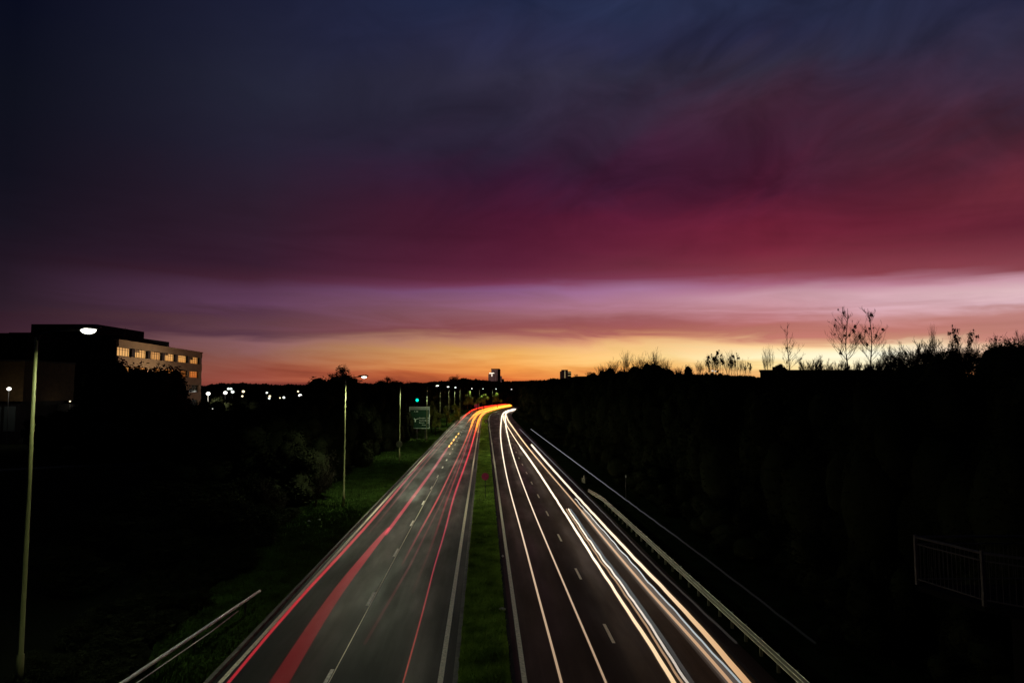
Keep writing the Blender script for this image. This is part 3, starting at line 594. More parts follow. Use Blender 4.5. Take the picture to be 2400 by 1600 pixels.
# right belt: an unbroken dark belt of trees along the verge, 9 to 12 m high
prof = [(1200, 897), (1245, 894), (1270, 890), (1345, 893), (1352, 884), (1375, 882), (1395, 873), (1430, 864), (1450, 867), (1470, 868), (1500, 857), (1515, 855), (1535, 866), (1560, 870), (1590, 876), (1610, 868), (1625, 865), (1640, 880), (1660, 896), (1745, 906), (1990, 902), (2030, 875), (2050, 866), (2070, 848), (2120, 847), (2150, 834), (2190, 826), (2240, 829), (2270, 839), (2295, 848), (2330, 840), (2350, 832), (2375, 806), (2400, 792), (2600, 770)]
pfx = [p[0] for p in prof]; pfy = [p[1] for p in prof]
d = 17.0; k = 0
while d < 330:
    for row, u in ((0, 15.5), (1, 19.5)) + (((2, 17.2),) if d < 70 else ()):
        dd_ = d * (1.035 if row == 2 else 1); x = xc(dd_) + u + TR.uniform(-.8, .8); px = 1200 + x / dd_ * FPX
        if px < 1236: continue
        ty = float(np.interp(px, pfx, pfy)) + TR.uniform(0, 5); w = (2.3 if d < 60 else 2.9 if d < 120 else 3.8) * TR.uniform(.85, 1.15)
        tp = ZT(ty, d) * (1 if row else TR.uniform(.88, 1.0))
        tree(x, d + TR.uniform(-.8, .8), w, max(tp, 5), .2, CR[k % 5] if d > 32 else CRN[k % 2], label='dark leafy tree merged into the black tree belt right of the road', cat='tree', group='trees of the dark belt right of the road'); k += 1
    # low growth in front, so that the belt reaches down to the verge
    tree(xc(d) + 13.2 + TR.uniform(-.6, .6), d, 1.6 * TR.uniform(.8, 1.3) * (1 if d < 120 else 1.8), TR.uniform(2.2, 4.2), .0, CR[(k + 2) % 5], 'shrub', label='low dark shrub at the foot of the black tree belt', cat='shrub', group='shrubs along the right verge')
    d *= 1.075 if d < 60 else 1.06
    d += .9
# at the bend the belt closes the view down the road
for D, u, tp in ((335, 13, 11.5), (352, 12, 12), (372, 11.5, 12.3), (395, 13, 12.6), (420, 14, 13), (330, 20, 13), (365, 19, 13.5)):
    tree(xc(D) + u, D, 5.2, tp, .0, CR[k % 5], label='dark tree crowding the inside of the bend', cat='tree', group='trees at the inside of the road bend'); k += 1
# bare trees and stems standing above the belt
B_fine = [bare_meshes(5 + s, 6, 1.3, 14, 2, 0, .10, .0042, fan=.35, kids=5) for s in range(3)]
B_clump = [bare_meshes(15 + s, 6, 1.5, 9, 2, 20, .13, .005, .62, fan=.4, kids=3) for s in range(2)]
B_bush = [bare_meshes(25 + s, 6, 1.1, 5, 3, 0, .14, .006, fan=.55, kids=6, rmin=.016) for s in range(5)]
def stand(px, base_y, top_y, D, ms, wsc=1.0, **k):
    z0 = ZT(base_y, D); sc = (ZT(top_y, D) - z0) / 6.0
    return bare(PX(px, D), D, ms, sc, z0, sxy=sc * wsc, **k)
for px, ty, w, D, b_ in ((1410, 850, 1.3, 97, 2), (1440, 835, 1.2, 95, 0), (1466, 818, .9, 90, 1), (1500, 822, 1.1, 92, 2), (1535, 810, 1.0, 88, 0), (1560, 838, 1.3, 90, 1), (1590, 855, 1.6, 95, 2), (1380, 868, 1.6, 110, 1), (1350, 874, 1.8, 120, 0)):
    stand(px, 885, ty, D, B_fine[b_], w, label='wispy bare stems against the orange glow above the belt, right of the small far tower', cat='bare tree', group='wispy bare stems above the belt')
for px, ty, w, D, b_ in ((1662, 826, .9, 84, 0), (1690, 818, 1.0, 82, 1), (1722, 824, .9, 80, 0), (1755, 848, 1.0, 80, 1)):
    stand(px, 885, ty, D, B_clump[b_], w, label='bare stems carrying dark leaf clumps left of the flat roofed building', cat='bare tree', group='clumpy stems left of the flat roofed building')
for px, ty, w, D in ((1640, 840, 1.1, 86), (1675, 822, 1.0, 86), (1710, 818, 1.1, 88), (1740, 835, 1.1, 84)):
    stand(px, 885, ty, D, B_fine[2], w, label='fine bare stems left of the flat roofed building', cat='bare tree', group='fine stems left of the flat roofed building')
stand(1798, 885, 805, 92, B_fine[1], .7, label='thin bare stems over the left end of the flat roof', cat='bare tree')
for px, ty, w in ((1900, 834, .9), (1915, 830, .9), (1882, 848, 1), (1932, 838, .9)): stand(px, 895, ty, 95, B_bush[px % 3], w, label='rounded bare shrub behind the flat roof', cat='bare tree', group='bare shrubs behind the flat roof')
def leader(seed, clumps, spread=1.0, n=22, csz=.30):
    rd = random.Random(seed); st = MB(); tw = MB(); ends = []
    ax = [Vector((.12 * math.sin(z * .9 + seed), .10 * math.sin(z * .7 + 2 * seed), z)) for z in np.linspace(0, 6, 13)]
    st.tube([(0, 0, -14), (0, 0, -4), (0, 0, 0)], [.09, .075, .062], 6); st.tube(ax, [.06 * (1 - z / 6.4) + .012 for z in np.linspace(0, 6, 13)], 6)
    def br(p, d, ln, lev):
        pts = [p]; q = p.copy()
        for i in range(4):
            d = (d + Vector((rd.gauss(0, .13), rd.gauss(0, .13), rd.gauss(.10, .06)))).normalized(); q = q + d * ln / 4; pts.append(q.copy())
        tw.tube(pts, [max(.0075, (.022, .013, .009)[lev] * (1 - .15 * i)) for i in range(5)], 3); ends.append(q)
        if lev < 2:
            for j in range((5, 4)[lev]):
                b0 = pts[rd.randint(1, 4)]; a = rd.uniform(0, 6.28)
                br(b0, (d + Vector((math.cos(a) * .75, math.sin(a) * .75, rd.uniform(-.1, .5)))).normalized(), ln * rd.uniform(.35, .55), lev + 1)
    for i in range(n):
        t = rd.uniform(.10, .93); z = 6 * t; p = ax[min(12, int(t * 12))]; a = rd.uniform(0, 6.28)
        ln = (2.5 * (1 - t) ** .6 + .35) * spread * rd.uniform(.7, 1.1)
        br(p.copy(), Vector((math.cos(a), math.sin(a), rd.uniform(.7, 1.2))).normalized(), ln, 0)
    for c_ in range(clumps):
        c = rd.choice([e_ for e_ in ends if e_.z > 1.2]); rng = np.random.default_rng(seed * 31 + c_); sz = csz * rd.uniform(.4, 1.1)
        for i in range(34):
            p = np.array(c) + rng.normal(0, sz * .3, 3) * np.array([.75, .75, 1.1]); A = rng.normal(size=3); A *= sz * .28 / np.linalg.norm(A); B = np.cross(A, rng.normal(size=3)); B *= sz * .2 / (np.linalg.norm(B) + 1e-6)
            q = len(tw.v); tw.v += [tuple(p - A), tuple(p + B), tuple(p + A), tuple(p - B)]; tw.f.append((q, q + 1, q + 2, q + 3))
    return st.mesh('trunk', M_bark), tw.mesh('crown', M_bark)
tA = leader(3, 12, .95); tB = leader(8, 9, .85)
stand(1848, 875, 762, 92, leader(5, 5, .7, 15, .25), 1, label='tall slender bare tree standing over the flat roofed building', cat='bare tree')
stand(1988, 870, 722, 80, tA, 1.0, rz=.3, label='tallest bare tree with hanging dark clumps, left one of the pair', cat='bare tree')
stand(2042, 860, 722, 80, tB, 1.0, rz=2.0, label='tallest bare tree with hanging dark clumps, right one of the pair', cat='bare tree')
RB = random.Random(9)
px = 1950
while px < 2420:
    ty = float(np.interp(px, [1950, 1975, 2000, 2060, 2080, 2110, 2165, 2205, 2240, 2290, 2330, 2365, 2400, 2420], [846, 834, 838, 826, 806, 797, 788, 792, 812, 800, 792, 776, 768, 766])) + RB.uniform(-3, 9)
    stand(px, 895, ty, RB.uniform(76, 90), B_bush[RB.randint(0, 4)], RB.uniform(.7, 1.0), label='spreading bare tree along the ridge of the belt at the right', cat='bare tree', group='spreading bare trees on the right ridge')
    px += RB.uniform(11, 19)
stand(2190, 850, 752, 80, B_fine[1], .35, label='single thin bare stem above the dark mound', cat='bare tree')
for px, ty, w in ((2244, 756, .6), (2278, 768, .7)):
    stand(px, 850, ty, 78, B_clump[px % 2], w, label='upright half leafy tree with dark tufts right of the mound', cat='tree', group='half leafy upright trees right of the mound')
CRS = crown_mesh('crown', 91, M_leaf, 11, 420, .05, .3, sparse=True)
tree(PX(2238, 76), 76, 1.0, ZT(790, 76), 8, CRS, label='narrow dark leafy tree right of the mound', cat='tree')
tree(PX(2268, 76), 76, 1.1, ZT(808, 76), 8, CRS, label='small dark leafy tree beside the narrow one', cat='tree')
tree(PX(2325, 76), 76, 1.3, ZT(808, 76), 8, CRS, label='small dark leafy tree near the right edge of the sky line', cat='tree')

for px, ty, w in ((1385, 874, 2.0), (1425, 861, 2.4), (1458, 868, 2), (1490, 858, 2.4), (1515, 847, 2.8), (1540, 856, 2.4), (1562, 864, 2.4), (1592, 872, 2), (1622, 857, 1.5), (1648, 872, 1.6), (1690, 874, 1.8), (1735, 881, 1.6)):
    tree(PX(px, 104), 104, w, ZT(ty, 104), 4, CR[k % 5], label='round dark tree top standing just above the belt under the wispy stems', cat='tree', group='round tree tops under the wispy stems'); k += 1
# left side trees along the verge
lprof = [(620, 925), (700, 914), (745, 905), (770, 880), (782, 868), (800, 862), (822, 868), (845, 884), (870, 895), (900, 890), (915, 884), (935, 890), (955, 902), (980, 897), (1000, 902), (1050, 903), (1100, 900), (1140, 903), (1200, 905)]
lx = [p[0] for p in lprof]; ly = [p[1] for p in lprof]
d = 60.0
while d < 330:
    for row, u in ((0, -17.4), (1, -21.5), (2, -27)):
        if row == 0 and d > 95 and TR.random() < .35: continue
        x = xc(d) + u + TR.uniform(-1, 1); px = 1200 + x / d * FPX
        tp = ZT(float(np.interp(px, lx, ly)) + (4 if row else 14), d) * (TR.uniform(.55, .8) if row == 0 else TR.uniform(.9, 1))
        if px < 700: tp = min(tp, 6 + (px - 560) * .02)
        w = (2.3, 3.2, 4.2)[row] * TR.uniform(.85, 1.15) * (1 if d < 150 else 1.25)
        tree(x, d + TR.uniform(-1.5, 1.5), w, max(tp, 2.5), .0, CR[k % 5], label='dark tree merged into the hedge line left of the road', cat='tree', group='trees of the dark hedge line left of the road'); k += 1
    d *= 1.05; d += 1.2
# near shrubs at the left, sparse and twiggy, fading into the dark
for px, y_, D, w, tp in ((560, 0, 52, 2.2, 2.6), (600, 0, 46, 2.0, 2.4), (520, 0, 43, 2.4, 2.6), (470, 0, 50, 2.8, 3), (640, 0, 56, 2.2, 3), (380, 0, 48, 3, 2.6), (300, 0, 40, 3, 2.5), (690, 0, 62, 2, 3.4), (430, 0, 38, 2, 1.8), (250, 0, 33, 2, 2)):
    tree(PX(px, D) - .8, D, w, tp, .0, CRB[k % 3], 'shrub', label='low dark shrub on the slope left of the verge', cat='shrub', group='dark shrubs on the left slope'); k += 1
sd = 18.0
while sd < 52:
    for q_ in range(3):
        tree(xc(sd) + vw(sd) - .6 - 1.1 * q_ - TR.uniform(0, .5), sd + TR.uniform(-.5, .5), TR.uniform(.6, 1.0), TR.uniform(.5, 1.0) + .15 * q_, 0, CRB[k % 3], 'shrub', label='small ragged scrub bush along the outer edge of the left verge', cat='shrub', group='scrub bushes edging the left verge'); k += 1
    sd += 1.35
B_near = bare_meshes(101, 4, .5, 5, 3, 0, .25, .009, fan=.8, kids=5)
bare(-15.6, 55.4, B_near, 1.15, name='bare_shrub', label='bare twiggy shrub beside the first lamp post on the verge', cat='shrub')
bare(-17.0, 50, B_near, .9, name='bare_shrub', label='bare twiggy shrub on the dark slope below the first lamp post', cat='shrub')
# tall trees over the left hedge
tree(PX(802, 112), 112, 2.2, ZT(856, 112), 6, CRS, label='tall thin crowned tree behind the first lit street lamp', cat='tree')
stand(805, 885, 852, 111, B_bush[0], 1.5, label='bare twig crown poking above the thin crowned tree', cat='bare tree')
stand(779, 890, 870, 114, B_bush[1], 1.4, label='bare twig crown left of the first lit street lamp head', cat='bare tree')
stand(915, 900, 878, 140, B_bush[2], 1.8, label='bare twig crown between the first two street lamps', cat='bare tree')
tree(PX(1067, 330), 330, 5.0, ZT(881, 330), 9, CRS, label='lone round open crowned tree on the skyline left of the tower', cat='tree')
stand(1067, 905, 876, 331, B_bush[0], 1.5, label='bare branches of a tree within the lone round crown', cat='bare tree')
# lamp lit shrubs and trees by the road, lamp light put into the yellowish leaf colour
for px, by, ty, w, m_, lb in ((1012, 985, 938, 1.8, 0, 'yellow green lamp lit tree just right of the direction sign'), (1022, 1000, 965, 1.5, 1, 'yellowish lit shrub at the foot of the lamp beyond the sign'), (1048, 990, 950, 2.2, 0, 'dull green lit tree beyond the direction sign'),
                              (1070, 985, 945, 2.2, 1, 'grey green roadside tree under the row of lamps'), (1097, 948, 916, 3.0, 0, 'bright green tree glowing beside a distant lamp post'), (1104, 948, 928, 2.8, 1, 'rounded green shrub below the brightest distant lamp'),
                              (1134, 946, 922, 3.2, 0, 'round lamp lit green tree left of the far tower'), (1166, 942, 920, 3.4, 1, 'round lamp lit green tree below the far tower'), (1120, 947, 930, 2.6, 0, 'small lamp lit green tree between two round ones')):
    D = {1012: 150, 1022: 140, 1048: 185, 1070: 215, 1097: 297, 1104: 290, 1134: 331, 1166: 366, 1120: 318}[px]
    tree(PX(px, D), D, w * .8, ZT(ty, D), max(0, ZT(by, D)), CRL[m_], label=lb, cat='tree')

for px, D, w, ty in ((948, 122, 1.6, 940), (958, 126, 1.0, 960), (925, 118, 2, 925)):
    tree(PX(px, D), D, w, ZT(ty, D), .3, CR[k % 5], label='dark hedge tree covering the left part of the direction sign', cat='tree', group='hedge trees by the direction sign'); k += 1
# ---------------------------------------------------------------- left office building
bl = empty('office_building', (-90, 150, 0), label='four storey office block with sunset lit strip windows at the far left', cat='building')
O = Vector((90, -150))
def P(x, y): return (x + O.x, y + O.y)
nx = .098
def fx(D, out=0): return -86 - nx * (D - 149) + out
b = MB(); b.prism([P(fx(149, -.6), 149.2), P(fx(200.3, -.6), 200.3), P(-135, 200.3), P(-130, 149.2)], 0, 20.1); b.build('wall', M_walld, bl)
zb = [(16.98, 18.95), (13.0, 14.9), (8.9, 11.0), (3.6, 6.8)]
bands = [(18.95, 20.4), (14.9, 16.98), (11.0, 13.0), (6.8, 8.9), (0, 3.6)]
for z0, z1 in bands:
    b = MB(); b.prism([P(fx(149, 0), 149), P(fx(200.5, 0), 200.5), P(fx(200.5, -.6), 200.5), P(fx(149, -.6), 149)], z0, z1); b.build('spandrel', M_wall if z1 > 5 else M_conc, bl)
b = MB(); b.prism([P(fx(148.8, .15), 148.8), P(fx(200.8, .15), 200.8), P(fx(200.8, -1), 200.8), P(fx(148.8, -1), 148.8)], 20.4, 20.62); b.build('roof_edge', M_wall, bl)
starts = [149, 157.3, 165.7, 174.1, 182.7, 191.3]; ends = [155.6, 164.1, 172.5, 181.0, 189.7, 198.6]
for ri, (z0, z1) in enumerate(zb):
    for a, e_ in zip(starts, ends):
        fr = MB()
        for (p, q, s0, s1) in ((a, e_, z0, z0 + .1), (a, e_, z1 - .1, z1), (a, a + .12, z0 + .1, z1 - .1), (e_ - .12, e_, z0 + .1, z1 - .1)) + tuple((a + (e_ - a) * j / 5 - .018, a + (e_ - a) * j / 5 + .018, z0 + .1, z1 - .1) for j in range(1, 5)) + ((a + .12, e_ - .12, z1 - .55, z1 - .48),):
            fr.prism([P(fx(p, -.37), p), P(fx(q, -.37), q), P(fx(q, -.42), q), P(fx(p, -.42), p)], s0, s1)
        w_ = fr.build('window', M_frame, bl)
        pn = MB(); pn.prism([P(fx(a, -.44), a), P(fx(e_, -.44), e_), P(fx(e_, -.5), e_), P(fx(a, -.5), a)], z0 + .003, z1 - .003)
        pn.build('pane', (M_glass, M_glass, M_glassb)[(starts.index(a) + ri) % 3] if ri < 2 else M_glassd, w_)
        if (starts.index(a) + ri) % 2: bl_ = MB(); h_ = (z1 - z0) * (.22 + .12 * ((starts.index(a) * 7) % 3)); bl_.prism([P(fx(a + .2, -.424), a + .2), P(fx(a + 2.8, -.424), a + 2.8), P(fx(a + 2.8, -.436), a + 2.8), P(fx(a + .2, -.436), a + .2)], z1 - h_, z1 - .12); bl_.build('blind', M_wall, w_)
    for a, e_ in zip(ends, starts[1:] + [200.5]):
        b = MB(); b.prism([P(fx(a + .004, -.12), a + .004), P(fx(e_ - .004, -.12), e_ - .004), P(fx(e_ - .004, -.6), e_ - .004), P(fx(a + .004, -.6), a + .004)], z0 + .003, z1 - .003); b.build('pier', M_frame if ri < 1 else M_wall, bl)
for x0, x1, y0, y1, z0, z1, n_ in ((-107.5, -93, 152, 172, 20.15, 24.2, 'plant_room'), (-93, -88.6, 155, 176, 20.65, 21.9, 'roof_plant'), (-128, -107.5, 153, 170, 20.15, 22.3, 'plant_room')):
    b = MB(); b.box(x0 + O.x, x1 + O.x, y0 + O.y, y1 + O.y, z0, z1); b.build(n_, M_walld, bl)
b = MB(); b.box(-128 + O.x, -98.2 + O.x, 138 + O.y, 149.1 + O.y, 0, 20.9); b.box(-104.3 + O.x, -98.5 + O.x, 141 + O.y, 148 + O.y, 20.9, 21.4); b.build('wing', M_walld, bl)
b = MB(); b.box(-103 + O.x, -85 + O.x, 132 + O.y, 137.8 + O.y, 0, 6.8); b.build('entrance_block', M_conc, bl)
b = MB(); b.tube([(-91 + O.x, 160 + O.y, 21.9), (-91 + O.x, 160 + O.y, 24.2)], .04, 5); b.tube([(-91.6 + O.x, 160 + O.y, 23.6), (-90.4 + O.x, 160 + O.y, 23.9)], .03, 4); b.build('antenna', M_dark, bl)
an = empty('annex_building', (-88, 121, 0), label='low brown annex lit by a wall floodlight at the left edge', cat='building')
b = MB(); b.box(-16, 1.6, 0, 14, 7.5, 14.6); b.build('upper_wall', M_wallm, an)
b = MB(); b.box(-16, .4, 1.2, 13, 0, 7.49); b.build('ground_floor', M_walld, an)
for k_ in range(5): b = MB(); b.box(-2.4 - 2.6 * k_, -.4 - 2.6 * k_, 1.1, 1.19, 2.2, 6.6); b.build('window', M_glassd, an)
b = MB(); b.box(-16.1, 1.7, -.1, 14.1, 14.61, 14.9); b.build('roof_edge', M_walld, an)

# car park and street lights in the distance at the left
bp_ = MB(); bp_.tube([(0, 0, 0), (0, 0, 1)], [.07, .05], 6); ME_cp = bp_.mesh('post', M_dark)
bh = MB(); bh.ball((0, 0, 0), (.42, .3, .32), 10, 6); ME_ch = bh.mesh('lamp_head', M_lensw, True); M_lw2 = emit('flood_lens_warm', (1, .82, .5), 1.8); M_lw3 = emit('flood_lens_cool', (.9, 1, .9), 1.6)
ME_alt = []
for m_ in (M_lw2, M_lw3): b_ = MB(); b_.ball((0, 0, 0), (.38, .3, .3), 12, 8); ME_alt.append(b_.mesh('lamp_head', m_, True))
bh2 = MB(); bh2.ball((0, 0, 0), (.3, .3, .2), 8, 5); ME_cd = bh2.mesh('lamp_head', M_lensdim, True)
cl = [(24, 911, 118, 1.6, 330, 'glaring floodlight in front of the brown annex at the left edge'), (168, 940, 130, .7, 60, 'small white light low by the dark office wall'), (418, 916, 150, .8, 0, 'left one of two small lights beside the leafy tree'), (429, 920, 150, .7, 0, 'right one of two small lights beside the leafy tree'),
      (490, 922, 165, 1.6, 5000, 'brightest car park light just right of the office block'), (530, 920, 210, 1.5, 200, 'lower left lamp of the car park light cluster'), (537, 911, 215, 1.1, 0, 'upper left lamp of the car park light cluster'), (543, 911, 215, 1.1, 0, 'upper right lamp of the car park light cluster'), (547, 918, 210, 1.4, 0, 'rightmost lamp of the car park light cluster'),
      (572, 917, 220, 1.2, 100, 'car park lamp alone right of the cluster'), (570, 928, 220, .9, 0, 'small car park lamp under the lone one'), (627, 920, 240, .9, 60, 'small car park lamp left of the pair'), (634, 928, 235, 1.0, 0, 'upper car park lamp of the stacked pair'), (633, 933, 235, 1.0, 0, 'lower car park lamp of the stacked pair'),
      (658, 932, 250, .7, 0, 'faint flat car park light'), (667, 931, 250, 1.1, 80, 'round car park light right of the faint flat one'), (700, 917, 270, .8, 0, 'small high lamp near the hedge'), (705, 926, 260, 1.3, 120, 'bright lamp beside the dark hedge')]
for px, py, D, s, pw, lb in cl:
    z = ZT(py, D); r = empty('car_park_lamp', (PX(px, D), D, 0), label=lb, cat='car park lamp')
    o = link(bpy.data.objects.new('post', ME_cp), r); o.scale = (1, 1, z)
    o = link(bpy.data.objects.new('lamp_head', ME_ch if pw > 100 else ME_alt[int(px) % 2]), r); o.location = (0, 0, z); o.scale = (s * D / 165 * .78,) * 3
    if pw:
        ld = bpy.data.lights.new('lamp_or_fill_light', 'POINT'); ld.energy = pw; ld.color = (1, .93, .75); ld.shadow_soft_size = .8; lo = bpy.data.objects.new('lamp_or_fill_light', ld); link(lo, r); lo.location = (0, -1.2, z - .6)
for px, py, D, s, lb in ((751, 936, 300, .8, 'dim light behind the hedge, left of two'), (780, 938, 300, .6, 'dim light behind the hedge, right of two'), (722, 946, 240, .7, 'tiny light by the yellow shrub near the hedge'), (503, 957, 150, .7, 'tiny light below the brightest car park lamp'), (573, 951, 190, .7, 'tiny light below the lone car park lamp'),
                         (1667, 897, 120, .5, 'tiny white light in the black belt at the right'), (1670, 869, 100, .45, 'left one of two tiny lights under the clumpy stems'), (1677, 870, 100, .35, 'right one of two tiny lights under the clumpy stems'), (1199, 912, 400, 1.0, 'small white light right below the far tower'), (1379, 895, 150, .4, 'faint tiny light right of the small tower'), (1779, 942, 60, .14, 'faint tiny light low in the black belt')):
    z = ZT(py, D); r = empty('small_light', (PX(px, D), D, 0), label=lb, cat='light')
    o = link(bpy.data.objects.new('post', ME_cp), r); o.scale = (.8, .8, z); o = link(bpy.data.objects.new('lamp_head', ME_cd), r); o.location = (0, 0, z); o.scale = (s * 1.3,) * 3
# leafy trees in front of the office block and about the car park
CB = crown_mesh('crown', 121, M_leaf_red, 26, 330, .055, .55); CB2 = crown_mesh('crown', 122, M_leaf, 20, 400, .05, .7)
tree(PX(378, 112), 112, 4.6, ZT(856, 112), 1, CB, label='large leafy russet tree in front of the office facade', cat='tree')
tree(PX(318, 114), 114, 5.5, ZT(843, 114), 0, CB2, label='large dark tree hiding the lower office windows', cat='tree')
tree(PX(262, 116), 116, 5, ZT(850, 116), 0, CB2, label='dark tree before the corner of the office block', cat='tree')
tree(PX(402, 118), 118, 3.2, ZT(880, 118), 0, CB2, label='lower dark tree at the right foot of the office facade', cat='tree')
for px, D, w, ty in ((455, 140, 4, 945), (485, 150, 4, 938), (515, 170, 4, 930), (560, 180, 5, 932), (600, 190, 5, 940), (210, 112, 5, 930), (150, 110, 5, 960), (250, 100, 5, 950), (330, 95, 6, 955), (400, 100, 5, 960), (460, 110, 5, 975), (520, 130, 4, 962), (720, 200, 4, 935), (640, 200, 4, 945), (680, 190, 4, 950)):
    tree(PX(px, D), D, w, max(1.5, ZT(ty, D)), 0, CR[k % 5], label='dark bushy tree among the car park lights', cat='tree', group='dark bushy trees among the car park lights'); k += 1
ut = empty('utility_cabinet', (PX(469, 150), 150, 0), label='small pale utility cabinet below the office corner', cat='cabinet')
b = MB(); b.box(-.7, .7, 0, .8, 0, 5.0); b.build('body', M_wall, ut); b = MB(); b.box(-.85, .85, -.1, .9, 5.0, 5.25); b.build('lid', M_conc, ut)
# parked van roofs: pale shape in the car park
vn = empty('parked_van', (PX(598, 175), 175, 0), label='pale parked van dimly seen among the car park lights', cat='van')
b = MB(); b.prism([(-2.6, 0), (2.6, 0), (2.6, 1.9), (-2.6, 1.9)], .45, 1.3); b.prism([(-2.5, .1), (1.5, .1), (1.5, 1.8), (-2.5, 1.8)], 1.3, 2.3); b.v += [(1.5, .1, 1.3), (2.3, .2, 1.3), (2.3, 1.7, 1.3), (1.5, 1.8, 1.3), (1.5, .1, 2.3), (1.6, .2, 2.25), (1.6, 1.7, 2.25), (1.5, 1.8, 2.3)]
q = len(b.v) - 8; b.f += [(q, q + 1, q + 5, q + 4), (q + 1, q + 2, q + 6, q + 5), (q + 2, q + 3, q + 7, q + 6), (q + 4, q + 5, q + 6, q + 7)]; b.build('body', mat('van_paint', (.35, .35, .33), .4, .5), vn)
for x in (-1.7, 1.6): b = MB(); b.tube([(x, -.03, .36), (x, .2, .36)], .36, 14); b.build('wheel', M_dark, vn)

# ---------------------------------------------------------------- far towers and skyline
def far_block(name, D, boxes, label, m=M_far):
    r = empty(name, (0, D, 0), label=label, cat='building')
    for n_, x0, x1, ty, dd, mm in boxes:
        b = MB(); b.box(PX(x0, D), PX(x1, D), dd, dd + 25, 0, ZT(ty, D)); b.build(n_, mm, r)
    return r
D = 1500
tw = far_block('tower_block', D, [('side_slab', 1144.5, 1152, 876, 0, M_far), ('core', 1151.5, 1166, 865.5, -2, M_far), ('core_side', 1166.3, 1172.5, 865, 3, M_fard), ('shoulder', 1172.8, 1176, 881, 4, M_far), ('shoulder', 1176.2, 1181, 888, 5, M_fard), ('low_wing', 1181.2, 1188, 893, 6, M_fard)], 'tall stepped tower with a lit T shaped strip on the skyline')
b = MB(); b.box(PX(1151, D), PX(1171, D), -2.5, 10, ZT(865, D), ZT(863.9, D)); b.build('parapet', M_fard, tw)
b = MB(); b.box(PX(1147, D), PX(1151.2, D), -2.6, -2.1, ZT(875.5, D), ZT(873.6, D)); b.box(PX(1151.6, D), PX(1158.5, D), -2.6, -2.1, ZT(875, D), ZT(873.6, D)); b.box(PX(1152.4, D), PX(1153.8, D), -2.6, -2.1, ZT(882, D), ZT(875.1, D)); b.build('lit_strip', M_litstrip, tw)
for x in (1155.5, 1159, 1163): b = MB(); b.box(PX(x, D), PX(x + .8, D), -2.3, -2.05, ZT(896, D), ZT(869, D)); b.build('window_strip', M_frame, tw)
ld = bpy.data.lights.new('lamp_or_fill_light', 'POINT'); ld.energy = 30000; ld.color = (1, .8, .75); ld.shadow_soft_size = 4; lo = bpy.data.objects.new('lamp_or_fill_light', ld); link(lo, tw); lo.location = (PX(1160, D), -75, 40)  # added fill light, no lamp here: lifts the tower to its hazy tone
tw2 = far_block('tower_block', D, [('core', 1317, 1331, 866.5, -1, M_far), ('side_slab', 1314, 1317, 870, 0, M_far)], 'smaller round ended tower above the dark trees right of centre')
b = MB(); b.tube([(PX(1332.5, D), 6, 0), (PX(1332.5, D), 6, ZT(870.5, D))], 6.2, 20); b.build('round_wing', M_far, tw2)
for k_ in range(6): b = MB(); z = ZT(873.5 + 3.2 * k_, D); b.tube([(PX(1332.5, D), 6, z - .7), (PX(1332.5, D), 6, z + .7)], 6.4, 20); b.build('window_band', M_litwin if k_ in (0, 2) else M_fard, tw2)
b = MB(); b.box(PX(1323, D), PX(1324.6, D), -1.4, -1.05, ZT(892, D), ZT(869, D)); b.build('window_strip', M_litwin, tw2)
far_block('warehouse', 800, [('wall', 1199, 1242, 892.5, 0, M_fard)], 'low dark flat warehouse on the skyline right of the tower')
far_block('warehouse', 260, [('wall', 1349, 1380, 881.5, 0, M_fard)], 'dark flat block peeping above trees right of the small tower')
fb = empty('flat_roofed_building', (PX(1781, 62), 62, 0), label='long dark flat roofed building under the bare trees at the right', cat='building')
x2 = PX(2075, 62) - PX(1781, 62); b = MB(); b.prism([(0, 0), (x2, 0), (x2, 14), (PX(1786, 76) - PX(1781, 62), 14)], 0, ZT(869, 62)); b.build('wall', M_walld, fb); b = MB(); b.prism([(-.15, -.15), (x2 + .2, -.15), (x2 + .2, 14.15), (PX(1786, 76) - PX(1781, 62) - .1, 14.15)], ZT(869, 62) + .002, ZT(866.7, 62)); b.build('roof_edge', M_walld, fb)
b = MB(); b.box(PX(1852, 62) - PX(1781, 62), PX(1858, 62) - PX(1781, 62), 4, 4.3, ZT(866.7, 62), ZT(856, 62)); b.build('chimney', M_walld, fb)
tree(PX(1826, 58), 58, .75, ZT(852, 58), 8.5, CR[0], label='small dark bush top at the left end of the flat roof', cat='tree')
# lit house windows under the tower
hs = empty('house', (PX(1160, 480), 480, 0), label='small house with lit windows below the far tower', cat='house')
b = MB(); b.box(-9, 9, 0, 9, 0, 9.2); b.build('wall', M_fard, hs); b = MB(); b.v = [(-9.4, -.4, 9.2), (9.4, -.4, 9.2), (9.4, 9.4, 9.2), (-9.4, 9.4, 9.2), (-9.4, 4.5, 12), (9.4, 4.5, 12)]; b.f = [(0, 1, 5, 4), (2, 3, 4, 5), (0, 4, 3), (1, 2, 5), (3, 2, 1, 0)]; b.build('roof', M_fard, hs)
for x, w_ in ((-2.5, 1.4), (2.8, .6)): b = MB(); b.box(x - w_, x + w_, -.1, -.02, 6.0, 8.2); b.build('window', M_litwin, hs)

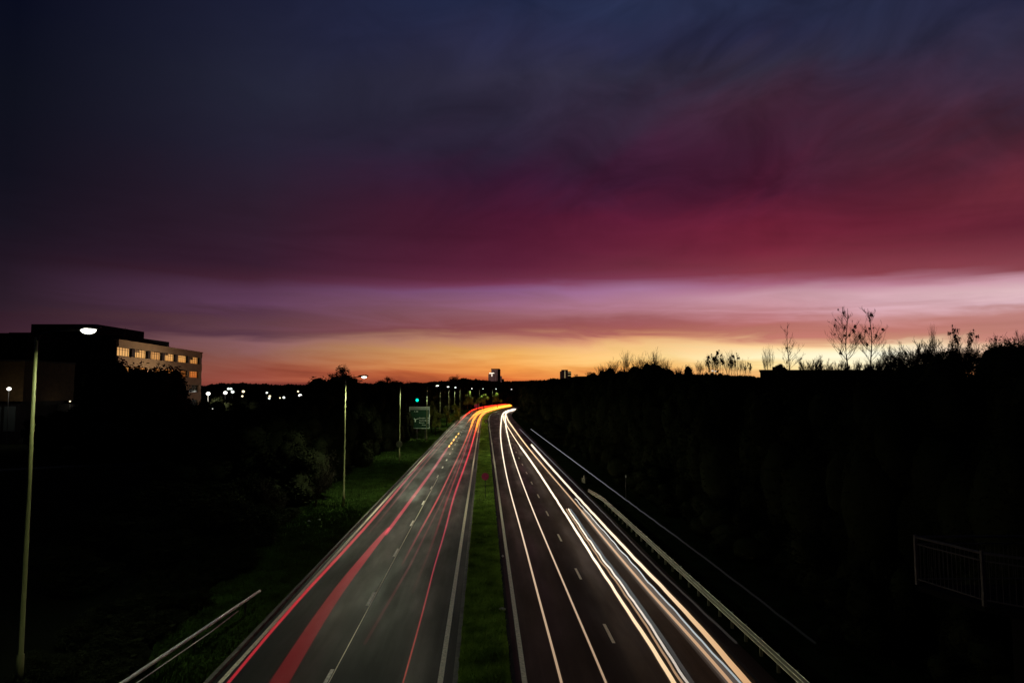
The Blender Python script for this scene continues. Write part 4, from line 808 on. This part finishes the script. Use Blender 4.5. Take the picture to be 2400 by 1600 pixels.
# far woodland: one leafy mass along the skyline (uncountable)
def wood(name, D0, D1, px0, px1, topf, n, leaf, label):
    rng = np.random.default_rng(n); px = rng.uniform(px0, px1, n); D = rng.uniform(D0, D1, n)
    x = (px - 1200) * D / FPX
    lump = .5 * np.sin(px / 9.0 + 1.3) + .5 * np.sin(px / 4.1) + .6 * np.sin(px / 23.0 + 2)
    top = CAMZ + (915 - (np.array([topf(a) for a in px]) - lump * 1.5)) * D / FPX
    z = top * (1 - rng.random(n) ** 1.8)
    P_ = np.stack([x, D, z], 1); s = leaf * rng.uniform(.5, 1.4, n) * (D / D0)
    A = rng.normal(size=(n, 3)); A /= np.linalg.norm(A, axis=1)[:, None]; B = np.cross(A, rng.normal(size=(n, 3))); B /= np.linalg.norm(B, axis=1)[:, None]
    V = np.stack([P_ - A * s[:, None], P_ + B * s[:, None] * .7, P_ + A * s[:, None], P_ - B * s[:, None] * .7], 1).reshape(-1, 3)
    o = link(bpy.data.objects.new(name, npmesh(name, V, np.arange(4 * n).reshape(-1, 4), M_leaf))); tag(o, label, 'woodland', kind='stuff')
wood('woodland', 420, 560, 430, 1260, lambda a: float(np.interp(a, [430, 520, 600, 700, 760, 1000, 1040, 1090, 1140, 1200, 1260], [912, 903, 904, 907, 905, 902, 898, 891, 898, 900, 897])), 60000, 1.5, 'far dark woodland along the skyline beyond the car park and bend')
wood('woodland', 420, 520, 1180, 1800, lambda a: float(np.interp(a, [1180, 1300, 1400, 1640, 1700, 1800], [900, 893, 885, 882, 884, 888])), 26000, 1.5, 'far dark woodland behind the tree belt at the right')
wood('woodland', 300, 360, -100, 520, lambda a: 925, 20000, 1.2, 'far dark woodland behind the office block')

# ---------------------------------------------------------------- footbridge landing with railings, lower right
ld_ = empty('footbridge_landing', (10.1, 17.4, 0), label='footbridge stair landing with barred railings in the dark lower right', cat='footbridge')
pl = [(0, 0), (.5, -1.7), (1.2, -2.35), (3.9, -2.8), (3.9, .1)]
b = MB(); b.prism([(x, y) for x, y in reversed(pl)][::-1], 4.44, 4.58); b.build('deck', M_walld, ld_)
b = MB(); b.box(1.8, 2.3, -1.2, -.7, 0, 4.436); b.build('pier', M_walld, ld_)
segs = list(zip(pl, pl[1:3] + [pl[3]])) + [(pl[0], pl[4])]
for (a, c) in [(pl[0], pl[1]), (pl[1], pl[2]), (pl[2], pl[3]), (pl[0], pl[4])]:
    rl = MB()
    for z in (5.75, 5.58, 4.72): rl.tube([(a[0], a[1], z), (c[0], c[1], z)], .032 if z > 5.7 else .018, 6)
    ln = math.dist(a, c); n = int(ln / .11)
    for i in range(1, n): t_ = i / n; rl.tube([(a[0] + (c[0] - a[0]) * t_, a[1] + (c[1] - a[1]) * t_, 4.72), (a[0] + (c[0] - a[0]) * t_, a[1] + (c[1] - a[1]) * t_, 5.58)], .008, 4)
    rl.build('railing', M_rail, ld_)
for p in pl: b = MB(); b.box(p[0] - .035, p[0] + .035, p[1] - .035, p[1] + .035, 4.582, 5.80); b.build('railing_post', M_rail, ld_)
